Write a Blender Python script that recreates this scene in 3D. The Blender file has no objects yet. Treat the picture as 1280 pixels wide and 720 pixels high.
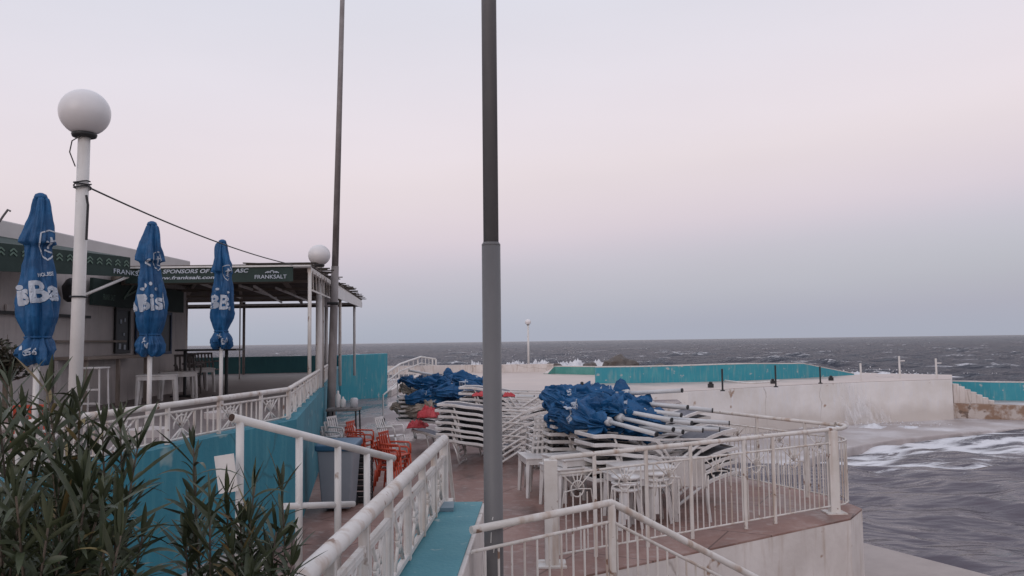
import bpy, bmesh, math, random
import numpy as np
from mathutils import Vector, Matrix, noise
random.seed(7)
S = bpy.context.scene
COL = S.collection
PI = math.pi
R = math.radians
F = 1004.0
CZ = 3.85
PITCH = math.atan(66.6/F)
ROLL = 0.0132
# ------------------------------------------------------------ camera
fwd = Vector((0, math.cos(PITCH), math.sin(PITCH)))
up0 = Vector((0, -math.sin(PITCH), math.cos(PITCH)))
rt0 = Vector((1, 0, 0))
rt = rt0*math.cos(ROLL) - up0*math.sin(ROLL)
up = up0*math.cos(ROLL) + rt0*math.sin(ROLL)
cd = bpy.data.cameras.new('camera'); cam = bpy.data.objects.new('camera', cd); COL.objects.link(cam)
cd.sensor_width = 36; cd.lens = 36*F/1280; cd.clip_start = .05; cd.clip_end = 20000
cam.matrix_world = Matrix(((rt.x, up.x, -fwd.x, 0), (rt.y, up.y, -fwd.y, 0), (rt.z, up.z, -fwd.z, CZ), (0, 0, 0, 1)))
S.camera = cam

def ray(px, py): return fwd + rt*((px-640)/F) + up*((360-py)/F)
def at(px, py, Y):
    d = ray(px, py); return Vector((0, 0, CZ)) + d*(Y/d.y)
def on(px, py, dz):
    d = ray(px, py); return Vector((0, 0, CZ)) + d*(dz/d.z)

# ------------------------------------------------------------ materials
def nd(nt, t, **k):
    n = nt.nodes.new(t)
    for a, b in k.items(): setattr(n, a, b)
    return n
MATS = {}
def mat(name, c, rough=.6, c2=None, scale=4., lo=.4, hi=.65, bump=.0, bscale=40., streak=None, smix=.5, metal=0., spec=.5, coat=0., rough2=None, crack=None, speck=None, tide=None):
    m = bpy.data.materials.new(name); m.use_nodes = True
    nt = m.node_tree; b = nt.nodes['Principled BSDF']; L = nt.links.new
    b.inputs['Roughness'].default_value = rough
    b.inputs['Metallic'].default_value = metal
    b.inputs['Specular IOR Level'].default_value = spec
    tc = nd(nt, 'ShaderNodeTexCoord')
    col = None
    n = nd(nt, 'ShaderNodeTexNoise'); n.inputs['Scale'].default_value = scale; n.inputs['Detail'].default_value = 8; n.inputs['Roughness'].default_value = .62
    L(tc.outputs['Object'], n.inputs['Vector'])
    rp = nd(nt, 'ShaderNodeMapRange'); rp.inputs['From Min'].default_value = lo; rp.inputs['From Max'].default_value = hi
    L(n.outputs['Fac'], rp.inputs['Value'])
    mx = nd(nt, 'ShaderNodeMix', data_type='RGBA')
    mx.inputs['A'].default_value = (*c, 1); mx.inputs['B'].default_value = (*(c2 or [v*.82 for v in c]), 1)
    L(rp.outputs['Result'], mx.inputs['Factor']); col = mx.outputs['Result']
    if streak:
        mp = nd(nt, 'ShaderNodeMapping'); mp.inputs['Scale'].default_value = (6, 6, .8)
        L(tc.outputs['Object'], mp.inputs['Vector'])
        n2 = nd(nt, 'ShaderNodeTexNoise'); n2.inputs['Scale'].default_value = 1.6; n2.inputs['Detail'].default_value = 7
        L(mp.outputs['Vector'], n2.inputs['Vector'])
        r2 = nd(nt, 'ShaderNodeMapRange'); r2.inputs['From Min'].default_value = .52; r2.inputs['From Max'].default_value = .72; r2.inputs['To Max'].default_value = smix
        L(n2.outputs['Fac'], r2.inputs['Value'])
        m2 = nd(nt, 'ShaderNodeMix', data_type='RGBA'); m2.inputs['B'].default_value = (*streak, 1)
        L(r2.outputs['Result'], m2.inputs['Factor']); L(col, m2.inputs['A']); col = m2.outputs['Result']
    if speck:
        n5 = nd(nt, 'ShaderNodeTexNoise'); n5.inputs['Scale'].default_value = speck[0]; n5.inputs['Detail'].default_value = 3; L(tc.outputs['Object'], n5.inputs['Vector'])
        r5 = nd(nt, 'ShaderNodeMapRange'); r5.inputs['From Min'].default_value = speck[1]; r5.inputs['From Max'].default_value = speck[1]+.05; r5.inputs['To Max'].default_value = .85; L(n5.outputs['Fac'], r5.inputs['Value'])
        m5 = nd(nt, 'ShaderNodeMix', data_type='RGBA'); m5.inputs['B'].default_value = (*speck[2], 1); L(r5.outputs['Result'], m5.inputs['Factor']); L(col, m5.inputs['A']); col = m5.outputs['Result']
    if crack:
        nw_ = nd(nt, 'ShaderNodeTexNoise'); nw_.inputs['Scale'].default_value = 1.2; nw_.inputs['Detail'].default_value = 4; L(tc.outputs['Object'], nw_.inputs['Vector'])
        av = nd(nt, 'ShaderNodeMix', data_type='RGBA'); av.inputs['Factor'].default_value = .35; L(tc.outputs['Object'], av.inputs['A']); L(nw_.outputs['Color'], av.inputs['B'])
        vo = nd(nt, 'ShaderNodeTexVoronoi', feature='DISTANCE_TO_EDGE'); vo.inputs['Scale'].default_value = crack[0]; L(av.outputs['Result'], vo.inputs['Vector'])
        r6 = nd(nt, 'ShaderNodeMapRange'); r6.inputs['From Min'].default_value = 0; r6.inputs['From Max'].default_value = crack[1]; r6.inputs['To Min'].default_value = .55; r6.inputs['To Max'].default_value = 0; L(vo.outputs['Distance'], r6.inputs['Value'])
        m6 = nd(nt, 'ShaderNodeMix', data_type='RGBA'); m6.inputs['B'].default_value = (*crack[2], 1); L(r6.outputs['Result'], m6.inputs['Factor']); L(col, m6.inputs['A']); col = m6.outputs['Result']
    if tide:
        sz = nd(nt, 'ShaderNodeSeparateXYZ'); L(tc.outputs['Object'], sz.inputs['Vector'])
        n7 = nd(nt, 'ShaderNodeTexNoise'); n7.inputs['Scale'].default_value = .9; n7.inputs['Detail'].default_value = 7; L(tc.outputs['Object'], n7.inputs['Vector'])
        a7 = nd(nt, 'ShaderNodeMath', operation='MULTIPLY_ADD'); L(n7.outputs['Fac'], a7.inputs[0]); a7.inputs[1].default_value = -1.1; L(sz.outputs['Z'], a7.inputs[2])
        r7 = nd(nt, 'ShaderNodeMapRange'); r7.inputs['From Min'].default_value = tide[0]-.8; r7.inputs['From Max'].default_value = tide[0]-.25; r7.inputs['To Min'].default_value = .8; r7.inputs['To Max'].default_value = 0; L(a7.outputs[0], r7.inputs['Value'])
        m7 = nd(nt, 'ShaderNodeMix', data_type='RGBA'); m7.inputs['B'].default_value = (*tide[1], 1); L(r7.outputs['Result'], m7.inputs['Factor']); L(col, m7.inputs['A']); col = m7.outputs['Result']
    L(col, b.inputs['Base Color'])
    if rough2 is not None:
        r3 = nd(nt, 'ShaderNodeMapRange'); r3.inputs['From Min'].default_value = lo; r3.inputs['From Max'].default_value = hi
        r3.inputs['To Min'].default_value = rough; r3.inputs['To Max'].default_value = rough2
        L(n.outputs['Fac'], r3.inputs['Value']); L(r3.outputs['Result'], b.inputs['Roughness'])
    if bump:
        nb = nd(nt, 'ShaderNodeTexNoise'); nb.inputs['Scale'].default_value = bscale; nb.inputs['Detail'].default_value = 5
        L(tc.outputs['Object'], nb.inputs['Vector'])
        bp = nd(nt, 'ShaderNodeBump'); bp.inputs['Strength'].default_value = bump; bp.inputs['Distance'].default_value = .02
        L(nb.outputs['Fac'], bp.inputs['Height']); L(bp.outputs['Normal'], b.inputs['Normal'])
    MATS[name] = m
    return m
RUST = (.16, .07, .035)
white = mat('white_paint', (.66, .63, .60), .5, (.56, .52, .48), 3., bump=.15, bscale=25, streak=(.34, .21, .13), smix=.7, speck=(9, .66, (.17, .075, .035)))
whitec = mat('white_paint_clean', (.66, .64, .62), .45, (.57, .55, .53), 2.5, bump=.06, streak=(.42, .37, .31), smix=.35, speck=(7, .70, (.2, .11, .06)))
globem = mat('globe_plastic', (.74, .72, .72), .32, (.68, .66, .66), 2)
plast = mat('white_plastic', (.67, .65, .64), .4, (.56, .53, .51), 3., streak=(.42, .36, .31), smix=.35)
sling = mat('sling_fabric', (.13, .13, .155), .8, (.19, .185, .20), 6.)
dark = mat('dark_paint', (.02, .02, .022), .5)
greypole = mat('grey_pole_paint', (.135, .131, .134), .5, (.115, .112, .114), 1.3, bump=.08, bscale=60, streak=(.17, .165, .165), smix=.4)
brownpole = mat('weathered_pole', (.20, .175, .17), .65, (.27, .245, .24), 2.5, streak=(.07, .05, .045), smix=.6)
teal = mat('teal_paint', (.022, .20, .27), .62, (.028, .165, .22), .9, bump=.2, bscale=18, streak=(.08, .28, .33), smix=.6, speck=(2.6, .66, (.22, .33, .34)), crack=(.45, .006, (.02, .08, .10)))
tealf = mat('teal_paint_faded', (.03, .27, .34), .6, (.06, .32, .37), 1.2, lo=.5, hi=.75, bump=.2, bscale=18, streak=(.25, .36, .36), smix=.5, speck=(3, .66, (.42, .44, .43)))
tealk = mat('teal_paint_kerb', (.05, .21, .255), .65, (.09, .27, .31), 2.2, lo=.4, hi=.8, bump=.25, bscale=30, speck=(7, .645, (.30, .38, .38)))
lime = mat('whitewashed_wall', (.66, .61, .58), .8, (.54, .49, .46), 1.3, bump=.3, bscale=14, streak=(.40, .31, .25), smix=.6, crack=(.5, .008, (.2, .15, .12)), speck=(4, .70, (.25, .14, .08)))
seaw = mat('wet_whitewashed_wall', (.76, .73, .71), .5, (.64, .60, .56), .5, bump=.3, bscale=6, streak=(.70, .69, .70), smix=.8, crack=(.22, .004, (.24, .18, .14)), tide=(.75, (.52, .47, .43)), speck=(1.6, .71, (.3, .18, .11)))
deckp = mat('pale_platform', (.60, .51, .46), .6, (.38, .30, .265), .35, lo=.35, hi=.7, bump=.2, bscale=6, rough2=.25)
slabm = mat('wet_concrete', (.36, .315, .305), .4, (.66, .64, .65), .30, lo=.47, hi=.66, bump=.35, bscale=4, rough2=.6)
landm = mat('landing_concrete', (.40, .345, .32), .75, (.34, .29, .27), 1.5, bump=.2, bscale=20)
masonry = mat('brown_masonry', (.26, .17, .12), .8, (.48, .43, .40), 1.3, lo=.50, hi=.60, speck=(3, .6, (.12, .08, .06)), bump=.6, bscale=6)
blue = mat('blue_canvas', (.003, .060, .165), .6, (.006, .105, .27), 3.5, bump=.5, bscale=16)
beige = mat('beige_canvas', (.50, .43, .37), .8, (.36, .30, .25), 5., bump=.3, bscale=14)
redc = mat('red_canvas', (.42, .03, .04), .75, (.55, .10, .11), 6., bump=.3)
lett = mat('white_lettering', (.50, .55, .62), .6)
greenb = mat('green_banner', (.012, .030, .025), .7, (.018, .04, .034), 3)
greenl = mat('green_lettering', (.12, .19, .15), .6)
orange = mat('orange_plastic', (.52, .07, .028), .5, (.38, .05, .025), 5.)
wall_b = mat('building_plaster', (.56, .51, .49), .8, (.47, .43, .42), 1.2, bump=.1, streak=(.28, .25, .24), smix=.4)
roof_b = mat('roof_parapet', (.60, .57, .56), .8, (.52, .49, .48), .8)
roofu = mat('bamboo_roof', (.055, .042, .036), .85, (.13, .095, .075), 6., bump=.4, bscale=30)
tealshade = mat('teal_paint_shade_tint', (.012, .085, .10), .6, (.018, .11, .125), 1.2, streak=(.03, .13, .14))  # back wall teal, darkened so its colour carries the canopy shade
wood = mat('weathered_wood', (.24, .20, .17), .75, (.27, .22, .19), 6.)
floor_up = mat('terrace_tiles', (.215, .175, .165), .55, (.17, .14, .135), 1.2, bump=.1)
glassd = mat('dark_glass', (.012, .014, .02), .35, spec=.2)
bluefr = mat('blue_frame', (.02, .04, .10), .5)
binb = mat('bin_body', (.25, .27, .30), .5, (.21, .23, .26), 2.)
binl = mat('bin_lid', (.035, .115, .20), .45)
steel = mat('galvanised_steel', (.42, .42, .43), .35, (.33, .33, .34), 6, metal=.6)
tubew = mat('umbrella_pole', (.55, .56, .57), .35, (.47, .48, .49), 4)
leafm = mat('oleander_leaf', (.062, .076, .036), .45, (.03, .043, .021), 9., lo=.35, hi=.65)
leafd = mat('dark_leaf', (.03, .035, .02), .6, (.05, .045, .025), 9.)
barkm = mat('bark', (.12, .095, .07), .9, (.07, .055, .045), 12, bump=.4)
rockm = mat('sea_rock', (.075, .062, .055), .6, (.12, .10, .085), 2.5, bump=.6, bscale=6)
rattan = mat('grey_rattan', (.20, .18, .175), .8, (.13, .115, .11), 30)
soil = mat('soil', (.07, .05, .04), .95, bump=.4)
foamm = mat('foam_white', (.72, .72, .74), .7, (.6, .6, .63), 3, bump=.4, bscale=8)
silver = mat('silver_plastic', (.5, .5, .52), .35)

# wet red-brown deck
def deck_mat():
    m = bpy.data.materials.new('red_brown_deck'); m.use_nodes = True
    nt = m.node_tree; b = nt.nodes['Principled BSDF']; L = nt.links.new
    g = nd(nt, 'ShaderNodeNewGeometry')
    n = nd(nt, 'ShaderNodeTexNoise'); n.inputs['Scale'].default_value = .55; n.inputs['Detail'].default_value = 9; n.inputs['Roughness'].default_value = .65
    mp = nd(nt, 'ShaderNodeMapping'); mp.inputs['Scale'].default_value = (1.6, .7, 1); L(g.outputs['Position'], mp.inputs['Vector']); L(mp.outputs['Vector'], n.inputs['Vector'])
    cr = nd(nt, 'ShaderNodeValToRGB'); e = cr.color_ramp.elements
    e[0].position = .36; e[0].color = (.15, .085, .070, 1); e[1].position = .66; e[1].color = (.38, .255, .22, 1)
    x = e.new(.5); x.color = (.26, .145, .118, 1)
    L(n.outputs['Fac'], cr.inputs['Fac'])
    n2 = nd(nt, 'ShaderNodeTexNoise'); n2.inputs['Scale'].default_value = 7; n2.inputs['Detail'].default_value = 6; L(g.outputs['Position'], n2.inputs['Vector'])
    r2 = nd(nt, 'ShaderNodeMapRange'); r2.inputs['From Min'].default_value = .55; r2.inputs['From Max'].default_value = .7; r2.inputs['To Max'].default_value = .4; L(n2.outputs['Fac'], r2.inputs['Value'])
    m2 = nd(nt, 'ShaderNodeMix', data_type='RGBA'); m2.inputs['B'].default_value = (.45, .37, .34, 1); L(cr.outputs['Color'], m2.inputs['A']); L(r2.outputs['Result'], m2.inputs['Factor'])
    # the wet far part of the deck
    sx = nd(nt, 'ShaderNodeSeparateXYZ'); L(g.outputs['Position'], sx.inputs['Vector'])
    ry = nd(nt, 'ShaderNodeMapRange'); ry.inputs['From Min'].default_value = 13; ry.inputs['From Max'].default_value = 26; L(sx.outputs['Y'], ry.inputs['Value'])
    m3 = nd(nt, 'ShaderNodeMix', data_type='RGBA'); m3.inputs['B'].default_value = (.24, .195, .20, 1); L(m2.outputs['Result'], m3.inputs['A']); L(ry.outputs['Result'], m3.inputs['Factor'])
    br = nd(nt, 'ShaderNodeTexBrick'); br.inputs['Scale'].default_value = 1; br.inputs['Brick Width'].default_value = 2.4; br.inputs['Row Height'].default_value = 1.6; br.inputs['Mortar Size'].default_value = .012; br.inputs['Mortar Smooth'].default_value = .4
    br.inputs['Color1'].default_value = (1, 1, 1, 1); br.inputs['Color2'].default_value = (.86, .86, .86, 1); br.inputs['Mortar'].default_value = (.42, .40, .38, 1)
    mb_ = nd(nt, 'ShaderNodeMapping'); mb_.inputs['Rotation'].default_value = (0, 0, .5); L(g.outputs['Position'], mb_.inputs['Vector']); L(mb_.outputs['Vector'], br.inputs['Vector'])
    m4 = nd(nt, 'ShaderNodeMix', data_type='RGBA', blend_type='MULTIPLY'); m4.inputs['Factor'].default_value = 1; L(m3.outputs['Result'], m4.inputs['A']); L(br.outputs['Color'], m4.inputs['B'])
    L(m4.outputs['Result'], b.inputs['Base Color'])
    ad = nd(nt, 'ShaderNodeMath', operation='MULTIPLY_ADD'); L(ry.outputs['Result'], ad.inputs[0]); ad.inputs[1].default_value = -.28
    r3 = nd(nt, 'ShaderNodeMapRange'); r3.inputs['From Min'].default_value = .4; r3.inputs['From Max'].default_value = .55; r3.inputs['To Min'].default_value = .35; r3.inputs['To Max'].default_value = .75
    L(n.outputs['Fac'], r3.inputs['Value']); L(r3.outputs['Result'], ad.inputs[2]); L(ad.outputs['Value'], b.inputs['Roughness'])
    nb = nd(nt, 'ShaderNodeTexNoise'); nb.inputs['Scale'].default_value = 14; nb.inputs['Detail'].default_value = 6; L(g.outputs['Position'], nb.inputs['Vector'])
    bp = nd(nt, 'ShaderNodeBump'); bp.inputs['Strength'].default_value = .35; bp.inputs['Distance'].default_value = .02
    L(nb.outputs['Fac'], bp.inputs['Height']); L(bp.outputs['Normal'], b.inputs['Normal'])
    return m
deckm = deck_mat()

# ------------------------------------------------------------ mesh helpers
def origin(o):
    v = Vector((0, 0, 0))
    while o: v = v + o.location; o = o.parent
    return v
class MB:
    def __init__(s): s.v = []; s.f = []
    def add(s, vs, fs):
        b = len(s.v); s.v += [Vector(x) for x in vs]; s.f += [tuple(b+i for i in f) for f in fs]; return s
    def box(s, c, sz, rz=0, M=None):
        M = M or Matrix.Rotation(rz, 3, 'Z'); c = Vector(c); hx, hy, hz = sz[0]/2, sz[1]/2, sz[2]/2
        vs = [c + M @ Vector((x*hx, y*hy, z*hz)) for x, y, z in ((-1,-1,-1),(1,-1,-1),(1,1,-1),(-1,1,-1),(-1,-1,1),(1,-1,1),(1,1,1),(-1,1,1))]
        return s.add(vs, [(0,3,2,1),(4,5,6,7),(0,1,5,4),(1,2,6,5),(2,3,7,6),(3,0,4,7)])
    def bar(s, a, b, w, h):           # rectangular bar between two points, w horizontal, h vertical
        a = Vector(a); b = Vector(b); d = (b-a).normalized()
        sd = d.cross(Vector((0,0,1)))
        if sd.length < 1e-4: sd = Vector((1,0,0))
        sd.normalize(); u = sd.cross(d)
        vs = []
        for p in (a, b):
            for x, z in ((-1,-1),(1,-1),(1,1),(-1,1)): vs.append(p + sd*(x*w/2) + u*(z*h/2))
        return s.add(vs, [(0,1,2,3),(7,6,5,4),(0,4,5,1),(1,5,6,2),(2,6,7,3),(3,7,4,0)])
    def tube(s, pts, r, n=8, r2=None, cap=True):
        pts = [Vector(p) for p in pts]; m = len(pts)
        rs = r if isinstance(r, (list, tuple)) else [r + ((r2 if r2 is not None else r)-r)*i/(m-1) for i in range(m)]
        vs = []; prev = None
        for i, p in enumerate(pts):
            d = (pts[min(i+1, m-1)]-pts[max(i-1, 0)]).normalized()
            if prev is None:
                a = Vector((0,0,1)) if abs(d.z) < .9 else Vector((1,0,0)); x = d.cross(a).normalized()
            else: x = (prev - d*prev.dot(d)).normalized()
            prev = x; y = d.cross(x)
            for k in range(n):
                t = 2*PI*k/n; vs.append(p + (x*math.cos(t)+y*math.sin(t))*rs[i])
        fs = [(i*n+k, i*n+(k+1)%n, (i+1)*n+(k+1)%n, (i+1)*n+k) for i in range(m-1) for k in range(n)]
        if cap: fs += [tuple(range(n-1,-1,-1)), tuple((m-1)*n+k for k in range(n))]
        return s.add(vs, fs)
    def lathe(s, prof, c=(0,0,0), n=24):
        c = Vector(c); vs = []
        for r, z in prof:
            for k in range(n): t = 2*PI*k/n; vs.append(c+Vector((r*math.cos(t), r*math.sin(t), z)))
        m = len(prof)
        fs = [(i*n+k, i*n+(k+1)%n, (i+1)*n+(k+1)%n, (i+1)*n+k) for i in range(m-1) for k in range(n)]
        fs += [tuple(range(n-1,-1,-1)), tuple((m-1)*n+k for k in range(n))]
        return s.add(vs, fs)
    def prism(s, poly, z0, z1):
        n = len(poly); vs = [Vector((p[0], p[1], z0)) for p in poly]+[Vector((p[0], p[1], z1)) for p in poly]
        return s.add(vs, [tuple(range(n-1,-1,-1)), tuple(range(n, 2*n))]+[(i, (i+1)%n, n+(i+1)%n, n+i) for i in range(n)])
    def wall(s, a, b, z0a, z1a, z0b, z1b, th):      # vertical slab between plan points a and b
        a = Vector((a[0], a[1], 0)); b = Vector((b[0], b[1], 0)); n = (b-a).normalized().cross(Vector((0,0,1)))*(th/2)
        vs = []
        for p, z0, z1 in ((a, z0a, z1a), (b, z0b, z1b)):
            for q, z in ((p-n, z0), (p+n, z0), (p+n, z1), (p-n, z1)): vs.append(Vector((q.x, q.y, z)))
        return s.add(vs, [(0,1,2,3),(7,6,5,4),(0,4,5,1),(1,5,6,2),(2,6,7,3),(3,7,4,0)])
    def sphere(s, c, r, n=24, m=14, sq=1.):
        pr = [(max(r*math.sin(PI*i/m), 1e-4), -r*sq*math.cos(PI*i/m)) for i in range(m+1)]
        return s.lathe(pr, c, n)
    def xform(s, M): s.v = [M @ v for v in s.v]; return s
    def build(s, name, m, parent=None, smooth=False, bevel=0, auto=True):
        me = bpy.data.meshes.new(name); off = origin(parent) if parent else Vector((0,0,0))
        me.from_pydata([v-off for v in s.v], [], s.f)
        bm = bmesh.new(); bm.from_mesh(me); bmesh.ops.recalc_face_normals(bm, faces=bm.faces); bm.to_mesh(me); bm.free()
        me.materials.append(m)
        if smooth: me.shade_smooth() if hasattr(me, 'shade_smooth') else None
        o = bpy.data.objects.new(name, me); COL.objects.link(o)
        if smooth:
            for p in me.polygons: p.use_smooth = len(p.vertices) <= 4
        if bevel:
            bv = o.modifiers.new('bevel', 'BEVEL'); bv.width = bevel; bv.segments = 2; bv.limit_method = 'ANGLE'
        if parent: o.parent = parent
        return o
def tag(o, label=None, cat=None, group=None, kind=None):
    if label: o['label'] = label
    if cat: o['category'] = cat
    if group: o['group'] = group
    if kind: o['kind'] = kind
    return o
def empty(name, loc, label, cat, group=None):
    o = bpy.data.objects.new(name, None); COL.objects.link(o); o.location = loc; o.empty_display_size = .2
    return tag(o, label, cat, group)
def copy_tree(o, parent=None):
    c = o.copy(); COL.objects.link(c); c.parent = parent
    for ch in list(o.children): copy_tree(ch, c)
    return c
def struct(mb, name, m, **k): return tag(mb.build(name, m, **k), kind='structure')
USED = {}
def inst(proto, loc, rot, label, group=None):
    """first use moves the prototype itself, later ones copy it"""
    if proto.name not in USED: USED[proto.name] = 1; o = proto
    else: o = copy_tree(proto)
    o.location = loc; o.rotation_euler = rot if hasattr(rot, '__len__') else (0, 0, rot)
    o['label'] = label
    if group: o['group'] = group
    return o
def text_mesh(s, size, shear=0., bold=0.01, space=1.):
    cu = bpy.data.curves.new('t', 'FONT'); cu.body = s; cu.size = size; cu.shear = shear; cu.offset = bold*size; cu.space_character = space
    cu.resolution_u = 3
    o = bpy.data.objects.new('t', cu); COL.objects.link(o); bpy.context.view_layer.update()
    me = o.to_mesh(); vs = [v.co.copy() for v in me.vertices]; fs = [tuple(p.vertices) for p in me.polygons]
    o.to_mesh_clear(); bpy.data.objects.remove(o); bpy.data.curves.remove(cu)
    return vs, fs
def flat_text(s, size, p0, xdir, shear=0, bold=.01, width=None, nrm=None, lift=.01):
    vs, fs = text_mesh(s, size, shear, bold)
    xs = [v.x for v in vs]; w = max(xs)-min(xs); k = (width/w) if width else 1
    xd = Vector(xdir).normalized(); p0 = Vector(p0); x0 = min(xs); nrm = Vector(nrm)
    a = [p0 + xd*((v.x-x0)*k) + Vector((0,0,1))*v.y + nrm*lift for v in vs]
    return MB().add(a, fs)
def subdiv(vs, fs, L):
    bm = bmesh.new(); bv = [bm.verts.new(v) for v in vs]
    for f in fs:
        try: bm.faces.new([bv[i] for i in f])
        except ValueError: pass
    bmesh.ops.triangulate(bm, faces=bm.faces)
    for _ in range(5):
        e = [x for x in bm.edges if x.calc_length() > L]
        if not e: break
        bmesh.ops.subdivide_edges(bm, edges=e, cuts=1); bmesh.ops.triangulate(bm, faces=bm.faces)
    bm.verts.index_update()
    r = ([v.co.copy() for v in bm.verts], [tuple(v.index for v in f.verts) for f in bm.faces]); bm.free(); return r

TZ = CZ-2.25; UZ = CZ-1.1; PZ = CZ-1.95; SZ = CZ-3.73; LZ = CZ-3.3

# ------------------------------------------------------------ world and sun
w = bpy.data.worlds.new('World'); S.world = w; w.use_nodes = True; nt = w.node_tree; nt.nodes.clear(); L = nt.links.new
SUN_EL, SUN_AZ = 1.0, 200.0
sky = nd(nt, 'ShaderNodeTexSky', sky_type='NISHITA'); sky.sun_disc = False; sky.sun_elevation = R(SUN_EL); sky.sun_rotation = R(SUN_AZ); sky.dust_density = 2; sky.air_density = 1.2
b1 = nd(nt, 'ShaderNodeBackground'); b1.inputs['Strength'].default_value = .05; L(sky.outputs['Color'], b1.inputs['Color'])
tc = nd(nt, 'ShaderNodeTexCoord'); sp = nd(nt, 'ShaderNodeSeparateXYZ'); L(tc.outputs['Generated'], sp.inputs['Vector'])
cr = nd(nt, 'ShaderNodeValToRGB'); cr.color_ramp.interpolation = 'B_SPLINE'
def s2l(c): return tuple(((x/255+.055)/1.055)**2.4 if x/255 > .04045 else x/255/12.92 for x in c)
# dusk colours by height above the horizon (the Nishita sky's own share is taken off)
stops = [(0.0, (160, 163, 177), (.003, .001, 0)), (.04, (169, 173, 184), (.024, .009, 0)), (.09, (185, 182, 193), (.052, .032, .007)), (.13, (205, 193, 202), (.058, .044, .017)), (.19, (217, 206, 209), (.055, .050, .029)), (.23, (220, 210, 215), (.05, .050, .033)), (.31, (219, 213, 221), (.042, .045, .037)), (.42, (208, 209, 219), (.035, .040, .037)), (.7, (206, 209, 223), (.03, .035, .035)), (1., (204, 208, 224), (.03, .035, .035))]
e = cr.color_ramp.elements
def stp(x, c, n): x.color = (*[max(0, a-b) for a, b in zip(s2l(c), n)], 1)
e[0].position = 0; e[1].position = 1; stp(e[0], *stops[0][1:]); stp(e[1], *stops[-1][1:])
for p, c, n in stops[1:-1]: stp(e.new(p), c, n)
# slow drift of the dusk tint across the sky, bluer to the left
mpw = nd(nt, 'ShaderNodeMath', operation='MULTIPLY_ADD'); L(sp.outputs['X'], mpw.inputs[0]); mpw.inputs[1].default_value = -.07; L(sp.outputs['Z'], mpw.inputs[2])
L(mpw.outputs['Value'], cr.inputs['Fac'])
nw = nd(nt, 'ShaderNodeTexNoise'); nw.inputs['Scale'].default_value = 1.6; nw.inputs['Detail'].default_value = 4
mw_ = nd(nt, 'ShaderNodeMapping'); mw_.inputs['Scale'].default_value = (1, 1, 4); L(tc.outputs['Generated'], mw_.inputs['Vector']); L(mw_.outputs['Vector'], nw.inputs['Vector'])
rw = nd(nt, 'ShaderNodeMapRange'); rw.inputs['To Min'].default_value = .93; rw.inputs['To Max'].default_value = 1.07; L(nw.outputs['Fac'], rw.inputs['Value'])
b2 = nd(nt, 'ShaderNodeBackground'); L(rw.outputs['Result'], b2.inputs['Strength']); L(cr.outputs['Color'], b2.inputs['Color'])
ad = nd(nt, 'ShaderNodeAddShader'); L(b1.outputs[0], ad.inputs[0]); L(b2.outputs[0], ad.inputs[1])
ow = nd(nt, 'ShaderNodeOutputWorld'); L(ad.outputs[0], ow.inputs['Surface'])
sl = bpy.data.lights.new('sun', 'SUN'); so = bpy.data.objects.new('sun', sl); COL.objects.link(so)
sl.energy = .5; sl.angle = R(40); sl.color = (1, .91, .88)
sd = Vector((math.sin(R(SUN_AZ))*math.cos(R(25)), math.cos(R(SUN_AZ))*math.cos(R(25)), math.sin(R(25))))
so.rotation_euler = sd.to_track_quat('Z', 'Y').to_euler()
S.view_settings.view_transform = 'Standard'; S.view_settings.look = 'None'; S.view_settings.exposure = .17; S.view_settings.gamma = 1

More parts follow.
